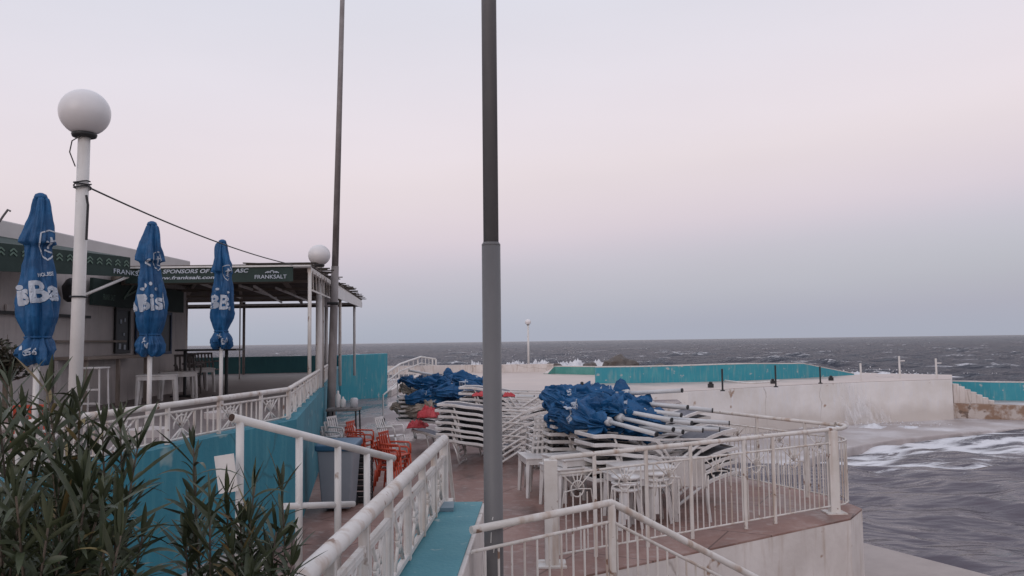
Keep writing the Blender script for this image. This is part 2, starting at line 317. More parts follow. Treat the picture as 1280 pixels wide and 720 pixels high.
# ------------------------------------------------------------ sea
def build_sea():
    rng = np.random.default_rng(3)
    rows = [7.0]
    while rows[-1] < 9000: rows.append(rows[-1]*(1.0062 if rows[-1] < 500 else 1.03))
    ys = np.array(rows); nc = 520
    t = np.linspace(-1.25, 1.25, nc)
    Y = np.repeat(ys[:, None], nc, 1); X = Y*t[None, :]
    dx = np.maximum(Y*2.5/nc, .0062*Y)
    Z = np.zeros_like(X); DX = np.zeros_like(X); DY = np.zeros_like(X)
    main = R(250)
    for i in range(90):
        lam = .7*(1.058**i)
        if lam > 26: break
        th = main + rng.normal(0, .55); k = 2*PI/lam; kx, ky = k*math.cos(th), k*math.sin(th)
        amp = .0135*lam**.80*(1. if lam < 9 else 9/lam)
        ph = rng.uniform(0, 2*PI)
        att = np.clip((lam/dx-2.5)/3., 0, 1)
        a = kx*X+ky*Y+ph
        Z += amp*att*np.cos(a); DX -= .75*amp*att*math.cos(th)*np.sin(a); DY -= .75*amp*att*math.sin(th)*np.sin(a)
    # sheltered pool on the near side of the breakwater is calmer
    shel = np.clip((Y-30)/14, 0, 1)*.42+.58
    shel = np.where(X > 24, np.maximum(shel, np.clip((X-24)/10, 0, 1)*.75), shel)
    att = np.clip((Y-7)/6, 0, 1)
    Z *= shel*att; X2 = X+DX*shel; Y2 = Y+DY*shel
    Z *= np.clip(1.5-Y/1400, .0, 1)
    ms_ = (Y > 29.5) & (Y < 41.5) & (X > 0) & (X < 33); Z[ms_] = Z[ms_]*.25-.05
    # foam
    def g(v, c, s): return np.exp(-((v-c)/s)**2)
    foam = .70*g(Y-.05*(X-14), 28.9, 2.9)*np.clip((X-7)/3, 0, 1)
    foam += .36*g(Y+.8*np.sin(X*.5), 25.1, .9)*np.clip((X-8)/3, 0, 1)+.22*g(Y+.7*np.sin(X*.4+2), 31.8, .9)*np.clip((X-14)/3, 0, 1)
    foam += .30*g(Y, 23.6, 1.6)*np.clip((X-8)/3, 0, 1)
    foam += .9*g(Y-(54.5-.25*np.clip(X-5, 0, 40)), 0, 2.6)*np.clip((X+22)/6, 0, 1)
    zs_ = Z[(Y > 60) & (Y < 400)].std(); foam += np.clip((Z/zs_-1.5)/1.0, 0, .42)*(Y > 45)
    foam = np.clip(foam, 0, 1)
    shal = np.clip(1-(Y-22)/16, 0, 1)*np.clip(1-(X-30)/30, 0, 1)
    nr = len(ys); V = np.stack([X2, Y2, Z], -1).reshape(-1, 3)
    idx = np.arange(nr*nc).reshape(nr, nc)
    q = np.stack([idx[:-1, :-1], idx[:-1, 1:], idx[1:, 1:], idx[1:, :-1]], -1).reshape(-1, 4)
    me = bpy.data.meshes.new('sea'); me.vertices.add(len(V)); me.vertices.foreach_set('co', V.astype(np.float32).ravel())
    me.loops.add(q.size); me.loops.foreach_set('vertex_index', q.astype(np.int32).ravel())
    me.polygons.add(len(q)); me.polygons.foreach_set('loop_start', np.arange(0, q.size, 4, dtype=np.int32)); me.polygons.foreach_set('loop_total', np.full(len(q), 4, dtype=np.int32))
    me.update(); me.validate(); me.polygons.foreach_set('use_smooth', np.ones(len(q), dtype=bool))
    A = me.attributes.new('foam', 'FLOAT', 'POINT'); A.data.foreach_set('value', foam.astype(np.float32).ravel())
    A2 = me.attributes.new('shallow', 'FLOAT', 'POINT'); A2.data.foreach_set('value', shal.astype(np.float32).ravel())
    m = bpy.data.materials.new('sea_water'); m.use_nodes = True; nt = m.node_tree; b = nt.nodes['Principled BSDF']; L = nt.links.new
    b.inputs['IOR'].default_value = 1.30
    gp = nd(nt, 'ShaderNodeNewGeometry'); at_ = nd(nt, 'ShaderNodeAttribute', attribute_name='foam')
    mp = nd(nt, 'ShaderNodeMapping'); mp.inputs['Scale'].default_value = (.42, 1.35, 1); mp.inputs['Rotation'].default_value = (0, 0, .12); L(gp.outputs['Position'], mp.inputs['Vector'])
    n = nd(nt, 'ShaderNodeTexNoise'); n.inputs['Scale'].default_value = 1.1; n.inputs['Detail'].default_value = 10; n.inputs['Roughness'].default_value = .72; n.inputs['Distortion'].default_value = 1.4; L(mp.outputs['Vector'], n.inputs['Vector'])
    a1 = nd(nt, 'ShaderNodeMath', operation='ADD'); L(n.outputs['Fac'], a1.inputs[0])
    vz = nd(nt, 'ShaderNodeTexVoronoi', feature='DISTANCE_TO_EDGE'); vz.inputs['Scale'].default_value = 1.5; vm = nd(nt, 'ShaderNodeMix', data_type='RGBA'); vm.inputs['Factor'].default_value = .45; L(mp.outputs['Vector'], vm.inputs['A']); L(n.outputs['Color'], vm.inputs['B']); L(vm.outputs['Result'], vz.inputs['Vector'])
    vr = nd(nt, 'ShaderNodeMapRange'); vr.inputs['From Max'].default_value = .28; vr.inputs['To Min'].default_value = .12; vr.inputs['To Max'].default_value = -.20; L(vz.outputs['Distance'], vr.inputs['Value'])
    va = nd(nt, 'ShaderNodeMath', operation='ADD'); L(n.outputs['Fac'], va.inputs[0]); L(vr.outputs['Result'], va.inputs[1]); L(va.outputs[0], a1.inputs[0])
    m1 = nd(nt, 'ShaderNodeMath', operation='MULTIPLY'); L(at_.outputs['Fac'], m1.inputs[0]); m1.inputs[1].default_value = .70; L(m1.outputs[0], a1.inputs[1])
    rr = nd(nt, 'ShaderNodeMapRange', interpolation_type='SMOOTHSTEP'); rr.inputs['From Min'].default_value = .76; rr.inputs['From Max'].default_value = 1.02; rr.inputs['To Max'].default_value = .9; L(a1.outputs[0], rr.inputs['Value'])
    mx = nd(nt, 'ShaderNodeMix', data_type='RGBA'); mx.inputs['A'].default_value = (.030, .031, .042, 1); mx.inputs['B'].default_value = (.80, .80, .83, 1)
    sh = nd(nt, 'ShaderNodeAttribute', attribute_name='shallow')
    mw = nd(nt, 'ShaderNodeMix', data_type='RGBA'); mw.inputs['A'].default_value = (.030, .035, .055, 1); mw.inputs['B'].default_value = (.105, .090, .108, 1); L(sh.outputs['Fac'], mw.inputs['Factor']); L(mw.outputs['Result'], mx.inputs['A'])
    sq = nd(nt, 'ShaderNodeMapRange'); sq.inputs['To Min'].default_value = .36; sq.inputs['To Max'].default_value = .5; L(sh.outputs['Fac'], sq.inputs['Value']); L(sq.outputs['Result'], b.inputs['Specular IOR Level'])
    L(rr.outputs['Result'], mx.inputs['Factor']); L(mx.outputs['Result'], b.inputs['Base Color'])
    ro = nd(nt, 'ShaderNodeMapRange'); ro.inputs['To Min'].default_value = .12; ro.inputs['To Max'].default_value = .8; L(rr.outputs['Result'], ro.inputs['Value']); L(ro.outputs['Result'], b.inputs['Roughness'])
    n3 = nd(nt, 'ShaderNodeTexNoise'); n3.inputs['Scale'].default_value = 1.15; n3.inputs['Detail'].default_value = 2.5; n3.inputs['Roughness'].default_value = .6; L(mp.outputs['Vector'], n3.inputs['Vector'])
    n4 = nd(nt, 'ShaderNodeTexNoise'); n4.inputs['Scale'].default_value = .22; n4.inputs['Detail'].default_value = 8; n4.inputs['Roughness'].default_value = .7; L(mp.outputs['Vector'], n4.inputs['Vector'])
    bp = nd(nt, 'ShaderNodeBump'); bp.inputs['Strength'].default_value = .75; bp.inputs['Distance'].default_value = .26; L(n3.outputs['Fac'], bp.inputs['Height'])
    bq = nd(nt, 'ShaderNodeBump'); bq.inputs['Strength'].default_value = .9; bq.inputs['Distance'].default_value = 1.6; L(n4.outputs['Fac'], bq.inputs['Height']); L(bp.outputs['Normal'], bq.inputs['Normal'])
    bs = nd(nt, 'ShaderNodeMapRange'); bs.inputs['To Min'].default_value = .8; bs.inputs['To Max'].default_value = .12; L(sh.outputs['Fac'], bs.inputs['Value']); L(bs.outputs['Result'], bq.inputs['Strength'])
    # unresolved wavelets: the water mirrors the sky far less at grazing angles than flat water would
    fr_ = nd(nt, 'ShaderNodeFresnel'); fr_.inputs['IOR'].default_value = 1.33; L(bq.outputs['Normal'], fr_.inputs['Normal'])
    fm = nd(nt, 'ShaderNodeMapRange', interpolation_type='LINEAR'); fm.inputs['From Max'].default_value = .62; fm.inputs['To Min'].default_value = .012; fm.inputs['To Max'].default_value = .62; L(fr_.outputs['Fac'], fm.inputs['Value'])
    df = nd(nt, 'ShaderNodeBsdfDiffuse'); L(mx.outputs['Result'], df.inputs['Color']); L(bq.outputs['Normal'], df.inputs['Normal'])
    gl = nd(nt, 'ShaderNodeBsdfGlossy'); L(ro.outputs['Result'], gl.inputs['Roughness']); L(bq.outputs['Normal'], gl.inputs['Normal'])
    ms = nd(nt, 'ShaderNodeMixShader'); L(fm.outputs['Result'], ms.inputs['Fac']); L(df.outputs[0], ms.inputs[1]); L(gl.outputs[0], ms.inputs[2])
    L(ms.outputs[0], nt.nodes['Material Output'].inputs['Surface'])
    me.materials.append(m)
    o = bpy.data.objects.new('sea', me); COL.objects.link(o); tag(o, kind='structure')
build_sea()
sb = MB(); sb.box((0, 3000, -3.2), (14000, 14000, .4)); struct(sb, 'seabed', soil)

# ------------------------------------------------------------ terraces, platform, slab
E1 = on(690, 728, -2.25); E2 = on(1063, 648, -2.25)
e1 = E1 + (E1-E2).normalized()*0.9
terr = [(-16, -2), (-.9, 2.2), (-.25, 6.2), (e1.x, e1.y), (E2.x, E2.y), (4.55, 10.7), (4.5, 11.4), (3.15, 14.4), (1.9, 16.6), (3.5, 24), (6.0, 28.9), (7, 40), (6, 52), (-20, 52), (-20, -2)]
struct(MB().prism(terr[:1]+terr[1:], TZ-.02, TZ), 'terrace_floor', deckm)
# retaining walls below the terrace
tw = MB().prism([(p[0]*1.0, p[1]) for p in terr], -3, TZ-.022)
tw_o = tw.build('retaining_wall', lime); tag(tw_o, 'whitewashed retaining wall under the brown lounger terrace', 'wall')
# platform of the breakwater
fr = [on(600, 492, -1.95), on(744, 491, -1.95), on(860, 489, -1.95), on(1000, 481, -1.95), on(1080, 477.5, -1.95), on(1190, 474, -1.95)]
bk = [on(1190, 468.5, -1.95), on(1120, 467, -1.95), on(1062, 465.5, -1.95), on(900, 464, -1.95), on(740, 463, -1.95), on(600, 463.5, -1.95)]
plat = [(p.x, p.y) for p in [Vector((-3.4, fr[0].y, 0))]+fr+bk+[Vector((-3.4, bk[-1].y, 0))]]
po = MB().prism(plat, -3, PZ).build('breakwater', seaw, bevel=.03); tag(po, 'long pale breakwater wall with flat walkway top beyond the terrace', 'breakwater')
MBp = MB().prism([((p[0]), (p[1])) for p in plat], PZ+.001, PZ+.005)
struct(MBp, 'walkway', deckp)
# low wet slab
sl_ = [on(1420, 530, SZ-CZ), on(1285, 534, SZ-CZ), on(1188, 542, SZ-CZ), on(1120, 549, SZ-CZ), on(1054, 560, SZ-CZ), on(900, 603, SZ-CZ), on(780, 640, SZ-CZ)]
slab = [(p.x, p.y) for p in sl_]+[(2, 34), (12, 39), (22, 39.5), (32, 39)]
struct(MB().prism(slab, -3, SZ), 'tidal_slab', slabm, bevel=.05)
# landing bottom right
a_, b_ = on(1066, 675, -3.3), on(1240, 720, -3.3)
land = [(1.5, 9.2), (3.9, 14.6), (a_.x, a_.y), (b_.x, b_.y), (7.6, 8), (8, -1), (-.2, -1), (-.2, 6.3)]
struct(MB().prism(land, -3, LZ), 'landing', landm)
# upper terrace
up_poly = [(-3.9, 3.0), (-2.65, 9.5), (-4.7, 20.5), (-6.9, 31.7), (-22, 29.5), (-22, 3)]
struct(MB().prism([(p[0]-.08, p[1]) for p in up_poly], TZ+.01, UZ), 'upper_terrace', floor_up)
path_up = [Vector((-3.9, 3.0, 0)), Vector((-2.65, 9.5, 0)), Vector((-4.7, 20.5, 0)), Vector((-6.86, 31.4, 0))]
pw = empty('teal_wall', (-2.65, 9.5, TZ), 'teal painted parapet wall of the raised terrace under the low white railing', 'wall')
m_ = MB()
KZ = CZ-.88
for a, b in zip(path_up[:-1], path_up[1:]):
    m_.wall(a, b, TZ-.02, KZ, TZ-.02, KZ, .2)
m_.lathe([(.1, TZ-.02), (.1, KZ-.001)], (-2.65, 9.5, 0), 20)
m_.lathe([(.1, TZ-.02), (.1, KZ-.001)], (-4.7, 20.5, 0), 20)
m_.build('wall_face', teal, pw)
fwl = MB().wall((-6.9, 31.75), (-5.4, 34.0), TZ-.02, CZ-.46, TZ-.02, CZ-.44, .3).build('end_wall', tealf, bevel=.02)
tag(fwl, 'bright teal end wall behind the grey flag pole, lower end in faded streaks', 'wall')
fw2 = MB().wall((-17, 29.6), (-7.0, 31.7), UZ, CZ-.46, UZ, CZ-.46, .3).build('terrace_wall', tealshade)
tag(fw2, 'low teal wall at the back of the raised terrace, canopy shade put into its colour', 'wall')
tag(MB().wall((-5.3, 34.15), (-6, 52), TZ, TZ+.25, TZ, TZ+.25, .3).build('low_kerb', lime), 'low pale kerb running seawards from the teal end wall', 'kerb')
# near walkway and steps (below the frame)
st = MB()
for i in range(5): st.box((-1.45, 3.2+i*.85+.42, (TZ+CZ-1.6-.13*(i+1))/2), (1.25, .85, CZ-1.6-.13*(i+1)-TZ+.02))
struct(st, 'steps', landm)
struct(MB().box((-2, -1.5, CZ-1.8), (9, 9.4, .4)), 'upper_path', landm)
struct(MB().prism([(-3.7, 3.25), (-2.1, 3.25), (-2.1, 6.4), (-2.45, 8.3), (-3.0, 8.3)], TZ-.01, TZ+.22), 'planting_strip', landm)
# near teal kerb
kx = lambda y: -.74+.0395*(y-4.75)
kr = empty('kerb_wall', (-.5, 5, TZ), 'thick teal topped kerb wall with whitewashed outer side in the near foreground', 'wall')
kt = CZ-1.38
pl = [(kx(2)-.02, 2), (kx(7.05)-.02, 7.05), (kx(7.05)+.40, 7.05), (kx(4.5)+.42, 4.5), (kx(2)+.44, 2)]
MB().prism(pl, TZ-.5, kt-.012).build('wall_body', lime, kr, bevel=.01)
MB().prism([(pl[0][0]-.004, 2), (pl[1][0]-.004, 7.055), (pl[2][0]-.03, 7.055), (pl[3][0]-.03, 4.5), (pl[4][0]-.03, 2)], kt-.01, kt).build('teal_top', tealk, kr)
p = on(553, 635, -1.375)
tag(MB().box((p.x, p.y, kt+.016), (.19, .26, .03), .05).build('metal_plate', mat('plate_grey', (.17, .25, .30), .5)), 'small grey blue plate lying on the teal kerb beside the rail end', 'plate')

# ------------------------------------------------------------ railings
def resample(path, d):
    segs = [(b-a).length for a, b in zip(path[:-1], path[1:])]; tot = sum(segs); d = max(0, min(d, tot)); i = 0
    while i < len(segs)-1 and d > segs[i]: d -= segs[i]; i += 1
    t = d/segs[i]; return path[i].lerp(path[i+1], t), (path[i+1]-path[i]).normalized()
def railing(name, label, path, H, sec, foot, pipe, bal, posts, motifs, kind, mt=white, cat='railing', balr=.009, postr=.022, ext=None, mh=.3, mw=.36, group=None):
    path = [Vector(p) for p in path]; Z = Vector((0, 0, 1))
    root = empty(name, path[0], label, cat, group)
    tot = sum((b-a).length for a, b in zip(path[:-1], path[1:]))
    MB().tube([p+Z*H for p in path], pipe, 12).build('top_rail', mt, root, smooth=True)
    m = MB()
    m.tube([p+Z*(H-sec) for p in path], balr*1.5, 8); m.build('middle_rail', mt, root, smooth=True)
    if foot is not None: MB().tube([p+Z*foot for p in path], balr*1.3, 6).build('bottom_rail', mt, root, smooth=True)
    f0 = foot if foot is not None else 0
    for d in posts:
        r_ = postr
        if isinstance(d, tuple): d, r_ = d
        p, t = resample(path, d)
        q = MB().bar(p-Z*.0, p+Z*(H-pipe*.5), r_*2, r_*2)
        po = q.build('post', mt, root, bevel=.004)
        if r_ > .03: MB().box(p+Z*.008, (r_*4.2, r_*4.2, .016)).build('base_plate', mt, po)
    def in_motif(d): return any(abs(d-x) < mw/2+.001 for x in motifs)
    if bal:
        n = int(tot/bal)
        for i in range(1, n):
            d = i*tot/n; p, t = resample(path, d)
            top = H-sec
            if in_motif(d) and kind == 'wheel': top = H-sec-mh*.62
            if in_motif(d) and kind in ('fan', 'cross'): continue
            MB().tube([p+Z*f0, p+Z*top], balr, 6).build('baluster', mt, root)
    for d in motifs:
        p, t = resample(path, d); a = p+Z*(H-sec)
        m = MB(); w2 = mw/2
        def P(x, y): return a + t*x + Z*y
        if kind == 'wheel':
            cy = -mh*.5; r0 = mh*.24
            m.tube([P(r0*math.cos(k*PI/8), cy+r0*math.sin(k*PI/8)) for k in range(17)], balr*.9, 6)
            for x, y in ((-w2, 0), (w2, 0), (-w2*.35, 0), (w2*.35, 0), (0, 0)):
                m.tube([P(0, cy), P(x, y)], balr*.9, 6)
            m.tube([P(-w2, -mh*1.05), P(-w2*.85, cy*1.1), P(0, cy)], balr*.9, 6); m.tube([P(w2, -mh*1.05), P(w2*.85, cy*1.1), P(0, cy)], balr*.9, 6)
        elif kind == 'fan':
            h = H-sec-f0
            for x, y in ((-w2*.95, 0), (-w2*.45, 0), (0, 0), (w2*.45, 0), (w2*.95, 0)): m.tube([P(0, -h*.62), P(x, y)], balr, 6)
            m.tube([P(w2*.6*math.cos(k*PI/8), -h*.62+w2*.6*math.sin(k*PI/8)) for k in range(9)], balr*.9, 6)
            for x in (-w2*.8, -w2*.35, w2*.35, w2*.8): m.tube([P(0, -h*.62), P(x, -h)], balr, 6)
            for x in (-w2, w2): m.tube([P(x, 0), P(x, -h)], balr, 6)
        else:
            h = H-sec-f0
            for x in (-1, 1):
                m.tube([P(x*w2, 0), P(-x*w2, -h)], balr, 6); m.tube([P(x*w2*.45, -h*.5), P(0, -h*.25)], balr, 6); m.tube([P(x*w2*.45, -h*.5), P(0, -h*.75)], balr, 6)
        m.build('ornament', mt, root, smooth=True)
    return root
# raised terrace railing
base = [Vector((p.x, p.y, KZ)) for p in path_up]; base[3] = Vector((-6.4, 29.1, KZ))
segL = [(b-a).length for a, b in zip(base[:-1], base[1:])]; T = sum(segL)
posts = [i*.42+.1 for i in range(int(T/.42))]
L1 = segL[0]; L2 = L1+segL[1]
mot = [x+.21 for x in posts if x < 12][::2]
railing('terrace_railing', 'long low white railing with fan ornaments on the teal wall of the raised terrace', base, .35, .07, .035, .028, .105, [x for i, x in enumerate(posts) if i % 2 == 0 or x > 12][:60]+[L1], mot, 'fan', balr=.0085, postr=.018, mw=.4)
# near rail on kerb
nb = [Vector((kx(y)+.035, y, kt)) for y in (1.2, 3, 5, 7.12)]
npst = [.3+.62*i for i in range(9)]
rr_ = railing('kerb_railing', 'thick white handrail with crossed bars on the teal kerb in the near foreground', nb, 53e-2, .15, .04, .042, .115, npst+[(5.88, .036)], [x+.31 for x in npst], 'cross', balr=.012, postr=.024, mw=.3)
MB().bar(nb[0]+Vector((0, 0, .38)), nb[-1]+Vector((0, 0, .38)), .03, .05).build('middle_bar', white, rr_)
MB().bar(nb[0]+Vector((0, 0, .03)), nb[-1]+Vector((0, 0, .03)), .035, .03).build('bottom_bar', white, rr_)
MB().bar(Vector((kx(7.1)+.06, 7.14, kt+.5)), Vector((kx(7.1)+.16, 7.5, TZ)), .03, .012).build('brace', white, rr_)
# lounger terrace fence
A = on(690, 706, -2.25); B = on(1043, 641, -2.25)
C_ = Vector((4.36, 11.0, TZ)); D_ = Vector((3.29, 13.2, TZ)); Ee = Vector((2.72, 14.35, TZ))
arc = [Vector((4.27, 10.02, TZ)).lerp(Vector((4.27, 10.02, TZ)), 0)]
arc = [B, B+Vector((.17, .09, 0)), B+Vector((.30, .27, 0)), B+Vector((.355, .48, 0)), B+Vector((.34, .7, 0)), C_]
fp = [A]+arc+[D_, Ee]
LA = (B-A).length
tot = sum((b-a).length for a, b in zip(fp[:-1], fp[1:]))
far0 = sum((b-a).length for a, b in zip(fp[:7], fp[1:7]))
railing('terrace_fence', 'white baluster fence with wheel ornaments around the corner of the lounger terrace', fp, 1.06, .17, .09, .026, .09,
        [(0, .068), .55, 1.25, 1.9, 2.75, 3.25, (LA, .06), far0+.55, far0+1.5, tot-.05], [.33, .95, 1.57, 2.3, 2.95, 3.62, far0+.3, far0+1.05, far0+1.95], 'wheel', balr=.0085, postr=.02, mw=.4, mh=.34)
# stair fence
f0 = Vector((-.1, 5.42, CZ-2.15)); f1 = at(764, 628, 6.1); f1 = Vector((f1.x, f1.y, f1.z-.98)); f2 = at(948, 724, 6.86); f2 = Vector((f2.x, f2.y, f2.z-.98))
g0 = at(628, 655, 5.5); g0.z -= .98; gl = g0+(g0-f1)*.25
f3 = f2+(f2-f1)*.5
la = (f1-gl).length
railing('stair_fence', 'white pipe fence turning down the steps beside the grey pole', [gl, f1, f2, f3], .98, .14, .06, .027, .108, [la-.0], [], 'none', balr=.0085, postr=.026)
ss = MB(); dirn = (f2-f1); dirn.z = 0; nn = dirn.normalized(); pr = nn.cross(Vector((0, 0, 1)))
for i in range(9):
    c = f1 + nn*(.14+i*.28) + pr*-.28; top = f1.z-.1-i*.148
    ss.box((c.x, c.y, (top+LZ-.4)/2), (.28, .5, top-LZ+.4), math.atan2(nn.y, nn.x))
struct(ss, 'lower_steps', landm)
# oblique pipe rail to the left
pr_ = empty('pipe_handrail', at(365, 690, 6.0), 'plain white pipe handrail with round posts behind the oleander', 'handrail')
q0, q1 = at(290, 522, 5.5), at(492, 573, 7.0)
MB().tube([q0, q1], .03, 12).build('top_rail', whitec, pr_, smooth=True)
MB().tube([q0-(q1-q0).normalized()*.006, q0], .026, 12).build('rusty_end', mat('rust', (.05, .028, .02), .9), pr_)
for t in (.04, .36, .60, .80, .97):
    a = q0.lerp(q1, t); MB().tube([a, Vector((a.x, a.y, max(TZ+.0, a.z-1.05)))], .027, 10).build('post', whitec, pr_, smooth=True)
MB().tube([at(355, 633, 5.9), at(442, 630, 6.6)], .024, 10).build('lower_rail', whitec, pr_, smooth=True)
nb_ = at(283, 592, 5.45)
tag(MB().box(nb_, (.13, .012, .25), 0, Matrix.Rotation(R(-8), 3, 'Y')).build('notice_board', whitec), 'small blank white board tied to the first post of the pipe handrail', 'board')

# ------------------------------------------------------------ poles and lamps
def vpole(px, py, Y, z1):
    return None
b0 = at(617.5, 715, 5.6); gp_ = empty('grey_pole', (b0.x, b0.y, TZ), 'thick grey steel pole in the centre foreground with a step in width', 'pole')
zs = at(613, 305, 5.6).z
tp = at(611, 0, 5.6)
def px_at(z): 
    t = (z-b0.z)/(tp.z-b0.z); return b0+(tp-b0)*t
MB().tube([px_at(-.5), px_at(zs)], .0655, 24).build('lower_tube', greypole, gp_, smooth=True)
MB().tube([px_at(zs-.01), px_at(zs+.012)], .0665, 24, .056).build('collar', greypole, gp_, smooth=True)
MB().tube([px_at(zs+.01), px_at(CZ+5)], .0535, 24).build('upper_tube', greypole, gp_, smooth=True)
m = MB()
for (px, py, h_) in ((613.5, 672, .07), (617, 688, .03), (615.5, 648, .02)):
    c = at(px, py, 5.6-.064)
    m.tube([c-Vector((0, 0, h_/2)), c+Vector((.004, 0, h_/2))], .004, 6)
m.build('paint_drip', whitec, gp_)
b0 = at(413.5, 530, 16.6); tp = at(428.5, -20, 16.6); gp2 = empty('flag_pole', (b0.x, b0.y, TZ), 'thinner weathered brown grey pole leaning beside the canopy', 'pole')
MB().tube([b0+(b0-tp).normalized()*1.2, b0+(tp-b0)*.35], .098, 16, .078).build('lower_tube', brownpole, gp2, smooth=True)
MB().tube([b0+(tp-b0)*.35, b0+(tp-b0)*1.1], .070, 16, .045).build('upper_tube', brownpole, gp2, smooth=True)
MB().tube([at(409, 379, 16.45), at(423, 379.5, 16.45)], .03, 8).build('bracket', dark, gp2)
def lamp(px, py, Y, zb, r, pr, label, grp, ex=None, ptop=None, pbot=None):
    c = at(px, py, Y); root = empty('globe_lamp', (c.x, c.y, zb), label, 'lamp post', grp)
    bt = Vector((c.x, c.y, zb)) if pbot is None else pbot
    tp = Vector((c.x, c.y, c.z-r*.98))
    MB().tube([bt, tp], pr, 14, pr*.86).build('pole', whitec, root, smooth=True)
    g = MB().sphere(c, r, 32, 20, .97).build('globe', globem, root, smooth=True)
    MB().lathe([(r*.36, -r*1.06), (r*.46, -r*1.03), (r*.50, -r*.92), (r*.44, -r*.86)], c, 20).build('collar', dark, root, smooth=True)
    return root, c
G_ = 'globe lamps of the bathing terrace'
b0 = at(92.5, 500, 7.35)
r1, c1 = lamp(106, 141, 7.35, KZ-.02, .222, .062, 'big globe lamp on a white post at the left, nearest of the three', G_, pbot=Vector((b0.x, b0.y, UZ-.1)))
m = MB()
cc = at(103, 232, 7.35)
m.tube([cc+Vector((.072*math.cos(k*PI/6), .072*math.sin(k*PI/6), -.035+k*.0019+.006*math.sin(k*1.3))) for k in range(37)], .007, 5)
m.build('cable_tie', dark, r1); m = MB()
m.tube([at(100, 170, 7.28), at(90, 176, 7.28), at(87, 190, 7.28), at(94, 208, 7.28)], .006, 5)
m.build('loose_wire', dark, r1); m = MB()
m.tube([at(108, 244, 7.27), at(110, 256, 7.27), at(108, 300, 7.27)], .012, 5)
m.build('conduit', dark, r1); m = MB()
cc = at(98, 371, 7.35)
m.tube([cc+Vector((.07*math.cos(k*PI/6), .07*math.sin(k*PI/6), 0)) for k in range(13)], .008, 5)
m.build('cable_tie', dark, r1)
r2, c2 = lamp(399, 319, 16.3, TZ, .222, .072, 'smaller looking globe lamp on a white post in front of the canopy corner', G_)
m = MB(); cc = Vector((c2.x, c2.y, at(399, 520, 16.3).z))
m.lathe([(.078, -.03), (.085, 0), (.078, .03)], cc, 12); m.build('cable_tie', dark, r2)
b_ = on(660, 463, -1.95)
r3, c3 = lamp(660, 402.5, b_.y, PZ, .2, .075, 'distant thin globe lamp standing on the breakwater by the sea', G_)
g4 = at(408, 372, 22); gg = empty('globe_lamp', (g4.x, g4.y, UZ), 'globe lamp half hidden behind the weathered pole under the canopy edge', 'lamp post', G_)
MB().sphere(g4, .25, 24, 14).build('globe', globem, gg, smooth=True); MB().tube([(g4.x, g4.y, UZ), (g4.x, g4.y, g4.z-.25)], .05, 10).build('pole', whitec, gg, smooth=True)
# overhead cable
a = at(108, 233, 7.35); b = at(366, 331, 14.0); pts = []
for i in range(17):
    t = i/16; p = a.lerp(b, t); p.z -= .16*4*t*(1-t)*.5; pts.append(p)
tag(MB().tube(pts, .009, 5).build('overhead_cable', dark), 'thin dark cable strung from the near lamp post to the canopy', 'cable')
tag(MB().tube([at(-6, 285, 9), at(4, 270, 9), at(10, 262, 9), at(13, 264, 9)], .012, 6).build('wire_bracket', greypole), 'thin curved wire bracket above the roof at the left edge', 'bracket')

# ------------------------------------------------------------ umbrellas
CL = 1.62
def prof(t):   # t 0 top .. 1 bottom
    pts = [(0, .05), (.012, .072), (.12, .108), (.27, .158), (.285, .160), (.292, .118), (.36, .128), (.45, .150), (.62, .178), (.72, .175), (.80, .135), (.845, .105), (.87, .13), (.92, .175), (.97, .165), (1, .11)]
    for (a, ra), (b, rb) in zip(pts[:-1], pts[1:]):
        if t <= b: return ra+(rb-ra)*(t-a)/(b-a)
    return pts[-1][1]
def surf_maker(seed, limp):
    def surf(th, t, off=0):
        r = prof(t)*(.87 if not limp else .88); low = max(0, (t-.8)/.2)
        pl = (.13+.03*math.sin(seed*5))*math.sin((4+int(seed)%3)*th+seed+t*2.2)+.07*math.sin(9*th+seed*2.1-t*4)
        r *= 1+pl*(1 if t > .3 else 1.3)
        nz = noise.noise(Vector((math.cos(th)*2.2, math.sin(th)*2.2, t*5+seed*3)))
        if .12 < t < .288: r *= 1+.20*(t-.12)/.168*math.cos(4*th+seed*1.7)
        cr_ = abs(noise.noise(Vector((math.cos(th)*3.4+seed, math.sin(th)*3.4, t*(3.2 if not limp else 4.5)+seed))))
        cr2 = abs(noise.noise(Vector((math.cos(th)*7+seed, math.sin(th)*7, t*(9 if not limp else 8)+seed*2))))
        r *= 1+(.16+.30*low+limp*.5)*nz + (.18-.9*cr_)*(.45+.5*low+.6*limp) + (.10-.55*cr2)*(.25+.8*low+.45*limp)
        r += off
        x, y, z = r*math.cos(th), r*math.sin(th), -t*CL
        if limp: z = -CL+(1-t)*CL*.82
        if limp:
            x *= 1.12; y *= .78
            y += .05*math.sin(t*6+seed); x += .07*math.sin(t*4+seed*2)
            if t > .9: z += .03*math.sin(th*7+seed)
        else:
            x += .012*math.sin(t*9+seed)
            if t > .95: z += .025*math.sin(th*5+seed)
        return Vector((x, y, z))
    return surf
def canopy_mb(surf, topz, n=110, m=100):
    vs = []
    for i in range(m+1):
        for k in range(n):
            vs.append(surf(2*PI*k/n, i/m)+Vector((0, 0, topz)))
    fs = [(i*n+k, i*n+(k+1)%n, (i+1)*n+(k+1)%n, (i+1)*n+k) for i in range(m) for k in range(n)]
    fs += [tuple(range(n-1, -1, -1)), tuple(m*n+k for k in range(n))]
    return MB().add(vs, fs)
